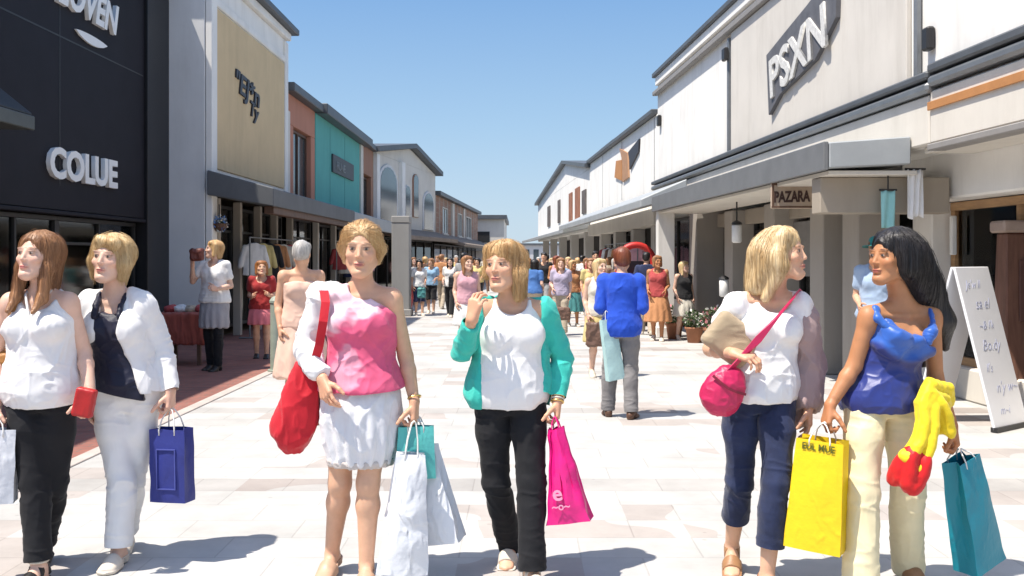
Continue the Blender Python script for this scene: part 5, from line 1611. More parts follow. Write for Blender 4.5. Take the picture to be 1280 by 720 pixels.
# dark blue paper bag of the woman in white trousers
h0 = at(214, 510, 4.96)
bb, M = shopping_bag('dark blue paper bag with a framed panel, held beside white trousers', h0, .19, .36, .09, .10, paper('dark blue', (.028, .038, .21)), yaw=-12, roll=-1, seed=2, handle_mt=HANDLEW)
fb = paper('mid blue', (.07, .085, .32))
m = MB()
for a_ in ((-.052, .052, -.20, -.195), (-.052, .052, -.395, -.39), (-.052, -.047, -.39, -.20), (.047, .052, -.39, -.20)):
    x0, x1, z0, z1 = a_
    m.hexa([M @ np.array(q) for q in ((x0, -.060, z0), (x1, -.060, z0), (x1, -.052, z0), (x0, -.052, z0), (x0, -.060, z1), (x1, -.060, z1), (x1, -.052, z1), (x0, -.052, z1))])
m.build('printed_frame', fb, bb)
# white bag at the left edge
h0 = at(-4, 520, 4.66)
shopping_bag('white paper bag cut off by the left edge of the picture', h0, .19, .34, .10, .06, paper('white', (.72, .73, .75)), yaw=14, roll=2, seed=3, handle_mt=HANDLEW)
# white bags and turquoise bag of the woman in pink
h0 = at(519, 524, 4.64)
shopping_bag('tall white carrier bag nearest the short white skirt', h0 + (0, -.05, 0), .235, .54, .12, .15, paper('white', (.72, .73, .75)), yaw=8, roll=4.5, top=.55, seed=4, crumple=.008, handle_mt=HANDLEW, bulge=.03)
shopping_bag('white carrier bag swinging outwards behind the taller white one', h0 + (0, .10, 0), .235, .45, .12, .15, paper('white', (.72, .73, .75)), yaw=-16, roll=-10.5, top=.55, seed=5, crumple=.008, handle_mt=HANDLEW, bulge=.025)
shopping_bag('small turquoise gift bag between the two white carriers', h0 + (0, .025, 0), .185, .24, .06, .035, paper('turquoise', (.10, .47, .44)), yaw=6, roll=0, top=.9, seed=6, handle_mt=HANDLEW)
# pink plastic bag
h0 = at(693, 520, 4.66)
bb, M = shopping_bag('hot pink plastic bag hanging beside black trousers', h0, .215, .44, .10, .055, mat('pink plastic', (.72, .012, .20), .35, .06, 8, .15, 30, spec=.5), yaw=-14, roll=-8.5, top=.36, seed=7, crumple=.009, gather=1., bulge=.03)
mk = mat('pale pink print', (.75, .30, .45), .5)
on_bag(bb, M, 'e', .10, -.045, -.082, -.375, mk, bold=.002)
on_bag(bb, M, '~o~', .05, -.055, -.081, -.42, mk, bold=.001)
# yellow paper bag
h0 = at(1030, 528, 4.44)
bb, M = shopping_bag('big yellow paper bag with dark green lettering at the rim', h0, .25, .49, .14, .075, paper('yellow', (.80, .55, .012), .4), yaw=-30, roll=4.0, top=.82, seed=8, crumple=.0022, handle_mt=HANDLEW, bulge=.012)
on_bag(bb, M, 'EUL MUE', .042, -.075, -.0645, -.118, mat('olive print', (.10, .11, .01), .6), bold=.001, sx=.86)
# turquoise-blue paper bag at the right
h0 = at(1199, 560, 4.49)
shopping_bag('petrol blue paper bag swinging out at the right', h0, .215, .52, .13, .05, paper('petrol blue', (.008, .225, .30), .4), yaw=32, roll=-15.5, top=.72, seed=9, handle_mt=HANDLEW, bulge=.012)

# red tote under the arm of the woman in pink
RED = fabric('red canvas', (.50, .010, .022), .6, bump=.2)
Yt = 4.70
rows = []
for py, x0, x1, ry in ((450, 374, 399, .03), (470, 363, 400, .05), (500, 352, 399, .065), (537, 340, 394, .07), (556, 351, 384, .055), (566, 357, 377, .03)):
    a_, b_ = at(x0, py, Yt), at(x1, py, Yt)
    rows.append((a_[2], (a_[0] + b_[0]) / 2, Yt, (b_[0] - a_[0]) / 2, ry))
e0 = at(372, 505, Yt)
tote = soft('tote_bag', 'red canvas tote hanging at the elbow of the woman in pink', 'bag', RED, lambda F: F.u(loft(rows, 0, 2.6), .01), e0 - .3, e0 + .3, e0, amp=.008, fold=(14, 14, 5), group='handbags')
MB().ribbon([at(x, y, Y) - e0 for x, y, Y in ((384, 470, 4.655), (392, 456, 4.61), (399, 432, 4.575), (404, 402, 4.565), (407, 378, 4.60), (405, 364, 4.66), (402, 362, 4.72), (396, 380, 4.80), (388, 430, 4.80), (380, 466, 4.74))], (1, .25, 0), .040, .006).build('strap', RED, tote)

# pink-red crossbody bag of the blond woman
CB = mat('raspberry leather', (.50, .015, .085), .42, .12, 12, .1, 90, spec=.45)
e0 = at(905, 487, 4.50)
T = rot(0, 0, 30)
def cbag(F):
    F.u(ell(e0, (.088, .052, .115), T), .01); F.u(ell(e0 + np.array((-.012, 0, -.035)), (.088, .055, .085), T), .03)
cb = soft('crossbody_bag', 'raspberry red crossbody bag at the hip of the blond woman', 'bag', CB, cbag, e0 - .2, e0 + .2, e0, amp=.005, fold=(14, 14, 14), group='handbags')
MB().ribbon([at(x, y, Y) - e0 for x, y, Y in ((906, 470, 4.48), (922, 452, 4.475), (948, 424, 4.465), (972, 396, 4.475), (990, 374, 4.54), (997, 364, 4.62), (1000, 366, 4.70), (985, 392, 4.78), (950, 430, 4.80), (915, 470, 4.70), (900, 482, 4.56))], (.7, 0, .7), .034, .005).build('strap', CB, cb)
MB().ribbon([e0 * 0 + T @ np.array(q) for q in ((-.085, -.045, .03), (-.04, -.062, .02), (.0, -.066, .015), (.04, -.062, .02), (.085, -.045, .03))], (0, 0, 1), .012, .004).build('flap_trim', mat('dark trim', (.18, .01, .03), .5), cb)

# beige bag clamped under her arm
e0 = at(914, 424, 4.60)
bg_ = soft('clutch_bag', 'crumpled beige bag clamped under the arm of the blond woman', 'bag', fabric('beige canvas', (.40, .31, .20), .8, bump=.25, crease=.15), lambda F: (F.u(boxp(e0, (.085, .018, .062), rot(0, 0, 38), .03), .01), F.u(ell(e0 + np.array((.03, 0, -.05)), (.07, .05, .06)), .03)), e0 - .22, e0 + .22, e0, amp=.0035, fold=(8, 8, 14), group='handbags')

# yellow scarf with a red end over the wrist of the dark-haired woman
YEL = fabric('yellow silk', (.80, .60, .02), .55, bump=.1, crease=.2); REDS = fabric('red silk', (.55, .010, .012), .5, bump=.1, crease=.2)
def gathered(F, spine, widths, n, r, seed, k=.020):
    """cloth bunched into n parallel folds along a spine"""
    rn = np.random.RandomState(seed); sp = [np.array(q, float) for q in spine]; L = len(sp)
    for a in range(n):
        u = (a + .5) / n - .5; ph = rn.uniform(0, 6); dz = rn.uniform(-.012, .012); pts = []
        for i in range(L):
            d = unit(sp[min(i + 1, L - 1)] - sp[max(i - 1, 0)]); sd = unit(np.cross(d, (0, 1, 0)))
            pts.append(sp[i] + sd * widths[i] * (u + .10 * math.sin(ph + i * .9)) + np.array((0, .018 * math.sin(a * 2.1 + i * .5), dz)))
        T = [pts[0]]
        for i in range(L - 1):
            for t in (1 / 3, 2 / 3, 1): T.append(pts[i] * (1 - t) + pts[i + 1] * t)
        strip_on(F, T, r * rn.uniform(.85, 1.25), k)
S_ = [at(*q) for q in ((1183, 508, 4.52), (1182, 494, 4.46), (1166, 490, 4.41), (1158, 508, 4.385), (1158, 530, 4.37), (1152, 552, 4.36), (1142, 574, 4.35), (1136, 580, 4.35))]
e0 = S_[2]
def sc(F):
    gathered(F, S_, (.05, .07, .08, .075, .065, .075, .10, .11), 5, .0145, 3)
    gathered(F, [at(1172, 498, 4.40), at(1178, 516, 4.41), at(1182, 534, 4.42), at(1181, 540, 4.42)], (.05, .05, .05, .06), 3, .012, 4)
scarf = soft('scarf', 'yellow silk scarf with a red end draped over a wrist', 'scarf', YEL, sc, np.minimum.reduce(S_) - .14, np.maximum.reduce(S_) + .14, e0, h=.0045, amp=.003, fold=(17, 17, 9))
def sr(F):
    gathered(F, [at(1146, 566, 4.35), at(1142, 576, 4.345), at(1140, 590, 4.34), at(1138, 602, 4.345), at(1136, 608, 4.345)], (.08, .105, .12, .10, .07), 6, .017, 5)
    gathered(F, [at(1128, 574, 4.36), at(1120, 588, 4.37), at(1116, 600, 4.38)], (.03, .035, .03), 2, .013, 6)
soft('scarf_end', None, None, REDS, sr, at(1142, 585, 4.34) - .19, at(1142, 585, 4.34) + .19, e0, h=.0045, amp=.003, fold=(15, 15, 10), parent=scarf)

# red purse held by the woman in black trousers
e0 = at(106, 503, 4.63)
pr = soft('purse', 'small red purse in the hand of the woman in black trousers', 'purse', mat('red leather', (.42, .02, .02), .4, .1, 12, .1, 120), lambda F: F.u(boxp(e0, (.034, .012, .055), rot(0, 0, 12), .012), .01), e0 - .12, e0 + .12, e0, h=.004, amp=.002)
# brown shoulder bag at the left edge
e0 = at(-10, 470, 4.82)
sb = soft('shoulder_bag', 'tan shoulder bag mostly cut off by the left picture edge', 'bag', mat('brown leather', (.33, .15, .04), .5, .15, 8, .12, 90), lambda F: F.u(boxp(e0, (.075, .03, .09), None, .03), .01), e0 - .2, e0 + .2, e0, amp=.006, group='handbags')
MB().ribbon([at(x, y, Y) - e0 for x, y, Y in ((0, 440, 4.82), (6, 420, 4.76), (14, 392, 4.68), (22, 370, 4.70), (26, 362, 4.77), (22, 372, 4.86), (6, 420, 4.92), (-4, 445, 4.88))], (1, 0, 0), .025, .005).build('strap', mat('brown leather', (.33, .15, .04), .5, .15, 8, .12, 90), sb)
# ------------------------------------------------------------------ people farther off
def std_pose(H=1.65, stride=.12, bendL=0., bendR=0., spread=.0):
    k = H / 1.65
    J = dict(head=(0, -.018, 1.545), neck=(0, .012, 1.385), shL=(.165, .01, 1.345), shR=(-.165, .01, 1.345),
             elL=(.205 + spread, .05, 1.08), elR=(-.205 - spread, .05, 1.08), wrL=(.205 + spread - .06 * bendL, -.02 - .20 * bendL, .85 + .26 * bendL), wrR=(-.205 - spread + .06 * bendR, -.02 - .20 * bendR, .85 + .26 * bendR),
             hipL=(.085, 0, .87), hipR=(-.085, 0, .87), kneeL=(.088, -.03 - stride * .4, .47), kneeR=(-.088, -.02 + stride * .2, .47), ankL=(.085, -stride, .085), ankR=(-.085, stride, .085))
    return {a: np.array(b) * k for a, b in J.items()}


def simple_hair(f, rt, mt, kind, st=0):
    def hb(F):
        q = f.hq
        F.u(cone(q(-.045, -.035, .078), q(.045, -.035, .078), .032, .032), .02)
        if kind != 'short':
            for x in (-1, 1): F.u(cone(q(x * .06, .01, .055), q(x * .078, .0, -.08 if kind == 'bob' else -.16), .036, .022), .03)
            F.u(cone(q(0, .06, .02), q(0, .07, -.08 if kind == 'bob' else -.2), .078, .05), .04)
        else:
            F.u(ell(q(0, .05, -.01), (.07, .06, .06)), .03)
    f.hair(rt, mt, hb, h=.008, pad=(.18, .18, .33), amp=.004, strands=st, face=(.0, -.112, -.036, .062, .074, .104))


def simple_top(f, rt, mt, sleeves='short', low=-.02, add=.014, name='top', h=.011, u1=None, sl_add=.014):
    def tb(F):
        F.u(f.torso(add, [(-.2, .026, .03), (.17, .022, .026), (.4, .026, .022), (.6, .012, .012)], u0=low, u1=u1), .02)
        for x in (-1, 1): F.u(ell(f.fr(x * .07 * f.S, -.08 * f.S, .73), np.array((.064, .054, .062)) * f.S), .05)
        if u1 is None:
            for sd in 'LR': F.u(cone(f.J['neck'] + np.array((.04 if sd == 'L' else -.04, .02, -.03)), f.J['sh' + sd], .034, .046), .02)
        if sleeves == 'long':
            for sd in 'LR':
                f.arm_prims(F, sd, sl_add)
                d = unit(f.J['wr' + sd] - f.J['el' + sd]); F.cut(ell(f.J['wr' + sd] + d * .06, (.06, .06, .06)), .004)
        elif sleeves == 'short':
            for sd in 'LR':
                sh, el = f.J['sh' + sd], f.J['el' + sd]; F.u(cone(sh, sh + (el - sh) * .55, .062, .056), .03)
        if u1 is None: neck_cut(F, f, (.085, .10, .09), .0, -.05)
    return f.garment(name, rt, mt, tb, h=h, amp=.006, fold=(11, 11, 6), wrinkles=[(f.fr(0, -.1, .1), .15, (12, 12, 26), .008)])


def simple_skirt(f, rt, mt, hem=.5, flare=.06, h=.011, name='skirt', top=.2):
    p = f.pel; k = f.S
    def sk(F): F.u(loft([(hem, p[0], p[1], .175 * k + flare, .135 * k + flare), (hem + (f.zh - hem) * .6, p[0], p[1], .19 * k + flare * .4, .148 * k + flare * .4), (f.zh, p[0], p[1] + .01, .192 * k, .14 * k), (f.z(top), p[0], p[1], .165 * k, .115 * k)]), .02)
    def ex(V):
        a = np.arctan2(V[:, 1] - p[1], V[:, 0] - p[0]); return .010 * np.sin(a * 11 + 2 * vnoise(V * 6, 4)) * np.clip((f.zh - V[:, 2]) * 3, 0, 1)
    return f.garment(name, rt, mt, sk, h=h, amp=.004, fold=(12, 12, 4), extra=ex)


def shorts(f, rt, mt, hem=.55): return f.trousers(rt, mt, add=.014, hem=hem, flare=.03, name='shorts')


fb_ = lambda n, c: fabric('crowd ' + n, c, .85)
# man in the blue jacket, seen from behind
def behind(J): return {k: v * np.array((-1, -1, 1)) if False else v for k, v in J.items()}


def put(f_root, x, Y, yaw, label, group=None):
    e = empty('person', (x, Y, 0), label, 'person', group); e.rotation_euler[2] = R(yaw); return e


def X(px, Y): return (px - VX) / FOC * Y


J = std_pose(1.60, .07, .75, .85, .0); J['ankL'][0] += .05; J['kneeL'][0] += .03; J['ankR'][0] -= .01
f = Fig((X(777, 9.45), 9.45, 0), J, S=.97, w=.92, head=(15, 6, 0), hs=1.0, skin='tan', feet={'L': (12, 0), 'R': (-14, 0)})
MANJ = f
rt = put(f, X(777, 9.45), 9.45, 172, 'man in royal blue jacket and grey trousers seen from behind')
f.make(rt, {'L': (((-.4, -.7, -.3), (-1, 0, .1)), dict(curl=HOOK)), 'R': (((.4, -.7, -.3), (1, 0, .1)), dict(curl=HOOK))}, h=.008, hf=.005, hh=.004)
simple_hair(f, rt, REDH, 'short', 120)
simple_top(f, rt, fb_('royal blue', (.018, .075, .50)), 'long', -.14, .022, 'jacket', h=.007, sl_add=.020)
f.trousers(rt, fb_('grey trousers', (.20, .19, .19)), add=.014, hem=.06, flare=.006)
for sd in 'LR': f.shoe(rt, sd, mat('brown shoe', (.10, .05, .03), .45, .2, 20, .05, 100), 'shoe')
h0 = np.array((X(757, 9.4), 9.38, 1.02))
shopping_bag('pale turquoise and white bag beside the man in the blue jacket', h0, .17, .58, .08, .08, paper('pale turquoise', (.42, .62, .62)), yaw=20, roll=-9, top=.8, seed=12, handle_mt=HANDLEW)

# woman in white blouse and grey skirt by the grey side wall
J = std_pose(1.74, .05, .75, .2); J['elR'] = np.array((-.27, -.10, 1.20)); J['wrR'] = np.array((-.15, -.27, 1.42)); f = Fig((X(268, 13.4), 13.4, 0), J, S=1.03, w=1.0, head=(-50, -5, 0), hs=1.05, skin='light')
rt = put(f, X(268, 13.4), 13.4, -18, 'woman in white blouse, grey skirt and black stockings by the grey side wall')
f.make(rt, {'L': (((-.3, -.8, .2), (-1, 0, 0)), dict(curl=HOOK)), 'R': (((.15, -.25, 1), (.3, .9, .2)), dict(curl=HOOK))}, h=.009, hf=.005, hh=.004)
simple_hair(f, rt, GOLD, 'bob', 80); simple_top(f, rt, WHITEF, 'short', .0, .022, 'blouse', sl_add=.02); simple_skirt(f, rt, fb_('grey skirt', (.34, .33, .35)), .58, .02)
f.trousers(rt, BLACKF, add=.004, hem=.07, top=.0, name='stockings', wadd=-.02)
for sd in 'LR': f.shoe(rt, sd, SHOEB, 'shoe')
e0 = np.array((X(250, 13.2), 13.08, 1.56))
soft('hand_bag', 'dark brown bag held up by the woman in the white blouse', 'bag', mat('dark brown leather', (.13, .035, .025), .5, .15, 8, .12, 90), lambda F: F.u(boxp(e0, (.055, .012, .045), None, .035), .01), e0 - .2, e0 + .2, e0, amp=.008, fold=(9, 9, 9), group='handbags')

# girl in the red patterned dress
J = std_pose(1.45, .05, .9, .8); f = Fig((X(327, 15), 15, 0), J, S=.9, w=.95, head=(10, -12, 0), hs=1.0, skin='tan')
rt = put(f, X(327, 15), 15, 10, 'girl in dark red patterned top and pink skirt')
f.make(rt, {k: (((.3 if k == 'R' else -.3, -.7, .3), (1 if k == 'R' else -1, 0, 0)), dict(curl=HOOK)) for k in 'LR'}, h=.009, hf=.006, hh=.004)
simple_hair(f, rt, hairmat('copper', (.42, .17, .05), (.2, .07, .02)), 'bob', 60)
def redcol(V):
    n = vnoise(V * 22, 3); c = np.tile(np.array((.38, .025, .03)), (len(V), 1)); c[n > .62] = (.10, .03, .02); c[n < .3] = (.52, .18, .12); return c
g_ = simple_top(f, rt, fb_('dark red', (.34, .03, .03)), 'short', -.05, .02); simple_skirt(f, rt, fb_('coral pink', (.68, .19, .22)), .52, .05)
for sd in 'LR': f.shoe(rt, sd, SHOEB, 'shoe')

# bare-shouldered woman behind the woman in pink
J = std_pose(1.66, .08, .15, .1); f = Fig((X(377, 9.2), 9.2, 0), J, S=1.0, w=.95, head=(160, 8, 0), hs=1.0, skin='tan')
rt = put(f, X(377, 9.2), 9.2, 20, 'white-haired woman in peach strapless dress behind the red tote')
f.make(rt, {k: (((0, -.2, -1), (1 if k == 'R' else -1, 0, 0)), dict(curl=REL)) for k in 'LR'}, h=.008, hf=.005, hh=.004)
simple_hair(f, rt, GREYH, 'short', 120); simple_top(f, rt, fb_('peach dress', (.70, .47, .37)), None, .0, .012, 'bodice', u1=.86); simple_skirt(f, rt, fb_('peach dress', (.70, .47, .37)), .42, .08)
for sd in 'LR': f.shoe(rt, sd, SHOET, 'slip')

# person in the teal hat behind the dark-haired woman
J = std_pose(1.70, .05, .6, .6); f = Fig((X(1097, 10.3), 10.3, 0), J, S=1.0, w=1.0, head=(-30, 5, 0), hs=1.0, skin='tan')
rt = put(f, X(1097, 10.3), 10.3, -20, 'person in teal sun hat and striped shirt behind the dark-haired woman')
f.make(rt, {k: (((0, -.7, -.4), (1 if k == 'R' else -1, 0, 0)), dict(curl=HOOK)) for k in 'LR'}, h=.009, hf=.006, hh=.004)
simple_hair(f, rt, BROWNH, 'bob', 0)
simple_top(f, rt, fb_('pale blue shirt', (.34, .44, .58)), 'short', .0, .02, 'shirt'); f.trousers(rt, fb_('white trousers', (.6, .6, .6)), add=.014, hem=.07, flare=.01)
hat = MB(); c = f.hq(0, .02, .03)
prof = [(.165, -.012), (.160, -.006), (.10, .0), (.098, .05), (.085, .085), (.05, .10), (.0, .104)]
n = 20; V = []; Q = []
for r_, z_ in prof:
    for j in range(n): t = 2 * math.pi * j / n; V.append(c + np.array((r_ * math.cos(t), r_ * 1.1 * math.sin(t), z_ + .02 + (.012 * math.sin(2 * t) if r_ > .12 else 0))))
for i in range(len(prof) - 1):
    for j in range(n): Q.append((i * n + j, i * n + (j + 1) % n, (i + 1) * n + (j + 1) % n, (i + 1) * n + j))
hat.add(V, Q).build('sun_hat', fb_('teal hat', (.015, .22, .20)), rt, smooth=True)
for sd in 'LR': f.shoe(rt, sd, SHOEW, 'shoe')

# ---- crowd: five prototypes, then copies with clothes of their own
def proto(pose, kind, head, hairk, skin, sleeves, hh):
    f = Fig((0, 0, 0), pose, S=1, w=.95, head=head, hs=1.02, skin=skin, feet={'L': (6, 0), 'R': (-6, 14)})
    rt = empty('person')
    f.make(rt, {k: (((0, -.2, -1), (1 if k == 'R' else -1, 0, 0)), dict(curl=REL)) for k in 'LR'}, h=.011, hf=.007, hh=.005)
    simple_hair(f, rt, BROWNH, hairk); simple_top(f, rt, WHITEF, sleeves, -.02, .018)
    if kind == 'skirt': simple_skirt(f, rt, BLACKF, .5, .06)
    elif kind == 'dress': simple_skirt(f, rt, BLACKF, .38, .10)
    elif kind == 'shorts': shorts(f, rt, BLACKF)
    else: f.trousers(rt, BLACKF, add=.014, hem=.07, flare=.008)
    for sd in 'LR': f.shoe(rt, sd, SHOEW, 'shoe')
    return rt


PR = [proto(std_pose(1.66, .16, .1, .7), 'trousers', (8, 0, 0), 'long', 'light', 'short', .5),
      proto(std_pose(1.64, .06, .8, .1), 'shorts', (-25, 0, 0), 'bob', 'tan', 'short', .5),
      proto(std_pose(1.62, .12, .2, .2), 'skirt', (20, -5, 0), 'long', 'light', 'none', .5),
      proto(std_pose(1.76, .20, .2, .1, .03), 'trousers', (-10, 0, 0), 'short', 'tan', 'short', .5),
      proto(std_pose(1.64, .08, .6, .6), 'dress', (30, 0, 0), 'bob', 'deep', 'none', .5)]
HAIRS = dict(black=BLACKH, brown=BROWNH, blond=BLOND, gold=GOLD, red=REDH, grey=GREYH)
CLO = dict(white=(.70, .69, .67), grey=(.30, .30, .31), skyblue=(.22, .42, .62), orange=(.55, .22, .06), black=(.02, .02, .022), red=(.45, .04, .04), navy=(.02, .03, .09), pink=(.62, .30, .36), yellow=(.62, .48, .14), teal=(.04, .26, .26), blue=(.04, .17, .50), beige=(.46, .37, .26), brown=(.16, .08, .05), cream=(.62, .57, .47), lilac=(.38, .33, .46), green=(.14, .22, .10), denim=(.06, .09, .17))
KIND = ['trousers', 'shorts', 'skirt', 'trousers', 'dress']
CROWD = [  # px, depth, yaw, prototype, top, bottom, hair, place
    (511, 27.5, 170, 0, 'grey', 'red', 'black', 'beside the square grey pillar'), (524, 26.0, 10, 1, 'white', 'navy', 'black', 'before the far left shops'),
    (539, 27.0, -8, 1, 'skyblue', 'black', 'brown', 'before the far left shops'), (552, 29.5, 185, 3, 'orange', 'beige', 'brown', 'before the far left shops'),
    (563, 25.5, 5, 0, 'white', 'black', 'black', 'left of the turquoise cardigan'), (575, 30.0, 190, 2, 'black', 'white', 'black', 'left of the turquoise cardigan'),
    (531, 33.0, 175, 4, 'brown', 'brown', 'gold', 'under the far left awning'), (547, 36.0, 0, 3, 'red', 'grey', 'brown', 'under the far left awning'),
    (584, 15.5, 8, 2, 'pink', 'white', 'brown', 'behind the woman in turquoise'), (597, 30.0, -5, 1, 'yellow', 'black', 'black', 'far down the left side'),
    (566, 41.0, 180, 0, 'navy', 'denim', 'grey', 'far down the left side'), (606, 43.0, 5, 3, 'cream', 'brown', 'brown', 'far down the left side'),
    (668, 21.0, 175, 0, 'blue', 'beige', 'black', 'right of the woman in turquoise'), (680, 26.0, 0, 3, 'black', 'grey', 'black', 'right of the woman in turquoise'),
    (690, 30.0, 10, 2, 'white', 'pink', 'blond', 'on the far right side'), (701, 19.5, -12, 0, 'lilac', 'beige', 'brown', 'before the far right shops'),
    (716, 22, 12, 4, 'orange', 'teal', 'gold', 'before the far right shops'), (728, 28.0, 178, 3, 'white', 'navy', 'black', 'before the far right shops'),
    (738, 21.0, 8, 1, 'yellow', 'denim', 'brown', 'before the far right shops'), (750, 12.6, 20, 2, 'cream', 'yellow', 'blond', 'beside the blue jacket'),
    (708, 34.0, 5, 0, 'red', 'black', 'black', 'on the far right side'), (673, 37.0, 0, 1, 'green', 'cream', 'grey', 'on the far right side'),
    (808, 19.5, 185, 3, 'navy', 'beige', 'black', 'right of the blue jacket'), (822, 18.2, -15, 4, 'red', 'orange', 'brown', 'in front of the white column'),
    (769, 23.5, 4, 0, 'brown', 'black', 'grey', 'by the red arched stand'), (855, 18.4, 0, 2, 'black', 'cream', 'blond', 'right of the white column'),
    (517, 31.0, 5, 2, 'cream', 'orange', 'brown', 'nearest the far grey pillar'), (557, 34.0, 12, 1, 'skyblue', 'white', 'blond', 'before the far left awning'),
    (580, 24.0, 178, 3, 'grey', 'denim', 'black', 'behind the pink top'), (593, 38.0, 0, 4, 'white', 'red', 'black', 'far down the left side'),
    (570, 35.0, 4, 3, 'yellow', 'navy', 'grey', 'far down the left side'), (615, 50.0, 170, 2, 'pink', 'black', 'brown', 'far down the left side'),
    (684, 33.0, 176, 3, 'orange', 'cream', 'black', 'on the far right side'), (696, 25.0, 0, 4, 'pink', 'brown', 'red', 'before the far right shops'),
    (710, 27.0, 14, 1, 'skyblue', 'beige', 'blond', 'before the far right shops'), (722, 30.5, 182, 2, 'lilac', 'black', 'gold', 'before the far right shops'),
    (744, 24.5, 6, 3, 'red', 'grey', 'black', 'left of the blue jacket'), (733, 26.5, -6, 0, 'white', 'lilac', 'brown', 'left of the cream top'),
    (762, 27.0, 172, 1, 'beige', 'green', 'brown', 'behind the blue jacket'), (661, 29.0, 6, 4, 'teal', 'white', 'brown', 'beside the turquoise shoulder'),
    (637, 62.0, 0, 1, 'red', 'beige', 'brown', 'in the far middle street'), (814, 22.5, 12, 1, 'white', 'black', 'brown', 'behind the white column'),
    (655, 46.0, 3, 3, 'blue', 'denim', 'brown', 'in the far middle street'), (643, 55.0, 178, 0, 'white', 'grey', 'black', 'in the far middle street'),
]
CLO = {k: tuple(.80 * x + .20 * (.3 * v[0] + .5 * v[1] + .2 * v[2]) for x in v) for k, v in CLO.items()}
WORN = ['trousers', 'shorts', 'skirt', 'trousers', 'dress']
used = set()
for px, Y, yaw, pi, tc_, bc_, hc_, place in CROWD:
    src = PR[pi]
    if pi in used:
        rt = src.copy(); COL.objects.link(rt); kids = []
        for ch in src.children:
            c = ch.copy(); COL.objects.link(c); c.parent = rt; kids.append(c)
    else:
        rt = src; used.add(pi); kids = list(src.children)
    rt.location = (X(px, Y), Y, 0); rt.rotation_euler[2] = R(yaw + random.uniform(-22, 22)); s_ = random.uniform(.88, .95); rt.scale = (s_, s_, s_)
    dressy = pi == 4
    tag(rt, 'walker in %s top and %s %s, %s' % (tc_, bc_, WORN[pi] if pi != 4 else 'long skirt', place), 'person', 'people in the far crowd')
    for c in kids:
        b = c.name.split('.')[0]
        m = {'hair': HAIRS[hc_], 'top': fb_(tc_, CLO[tc_])}.get(b)
        if b in ('trousers', 'shorts', 'skirt'): m = fb_(bc_, CLO[bc_])
        if m:
            c.material_slots[0].link = 'OBJECT'; c.material_slots[0].material = m

# bags in the crowd
for px, py, Y, w_, h_, name, col, lab in ((704, 392, 19.0, .26, .24, 'hand_bag', 'brown', 'brown handbag carried in front of the lilac top'), (567, 352, 25.2, .24, .26, 'hand_bag', 'black', 'black shoulder bag of a far walker in white'), (744, 418, 12.4, .22, .3, 'hand_bag', 'brown', 'brown bag beside the cream top near the blue jacket'), (527, 366, 25.8, .2, .26, 'hand_bag', 'teal', 'teal bag carried by a far walker in navy shorts')):
    c = at(px, py, Y)
    soft(name, lab, 'bag', mat('bag ' + col, CLO[col], .5, .1, 10), lambda F: F.u(boxp(c, (w_ / 2 - .03, .03, h_ / 2 - .03), None, .03), .01), c - .3, c + .3, c, h=.012, amp=.01, group='handbags')
# ------------------------------------------------------------------ street furniture and displays
PB = mat('pale green post paint', (.30, .34, .28), .5, .15, 8, .05, 60, stain=.4)
x = X(345, 13.2)
m = MB(); m.tube([(0, 0, 0), (0, 0, .04)], .11, 20).tube([(0, 0, .035), (0, 0, .92)], .075, 20).tube([(0, 0, .915), (0, 0, .95), (0, 0, .99), (0, 0, 1.01)], [.085, .085, .06, .02], 20)
o = m.build('bollard', PB, smooth=False, bevel=.006); o.location = (x, 13.2, 0); tag(o, 'pale green round bollard at the edge of the brick pavement', 'bollard')

# red-clothed table beside the grey wall
x0, x1, Y = X(206, 14.3), X(262, 14.3), 14.3
e = empty('table', ((x0 + x1) / 2, Y, 0), 'low table under a red-brown cloth by the grey wall', 'table'); hw = (x1 - x0) / 2
MB().box(-hw, hw, -.35, .35, .66, .70).build('table_top', BROWN, e, bevel=.005)
for sx in (-1, 1):
    for sy in (-1, 1): MB().box(sx * (hw - .06) - .025, sx * (hw - .06) + .025, sy * .28 - .025, sy * .28 + .025, .005, .66).build('leg', BROWN, e)
def cl(F):
    F.u(boxp((e.location.x, Y, .52), (hw + .03, .38, .19), None, .02), .01)
tco = soft('tablecloth', 'red-brown tablecloth hanging over the low table', 'tablecloth', fabric('brick red cloth', (.30, .075, .055), .85), cl, (e.location.x - 1, Y - .6, .2), (e.location.x + 1, Y + .6, .9), (e.location.x, Y, .72), h=.012, amp=.018, fold=(12, 12, 1.5))
for i, (px, c_) in enumerate(((214, 'red'), (226, 'white'), (240, 'beige'), (252, 'red'))):
    c = at(px, 385, 14.25); c[2] = .735
    o = soft('goods_pile', None, None, fb_(c_, CLO[c_]), lambda F: F.u(ell(c + (0, 0, .045), (.09, .12, .06)), .02), c - .2, c + .2, c, h=.01, amp=.012)
    tag(o, 'soft %s bundle on the red-brown tablecloth, %s' % (c_, ('nearest the black shop', 'second from the black shop', 'third from the black shop', 'farthest from the black shop')[i]), 'bundle', 'bundles on the tablecloth')

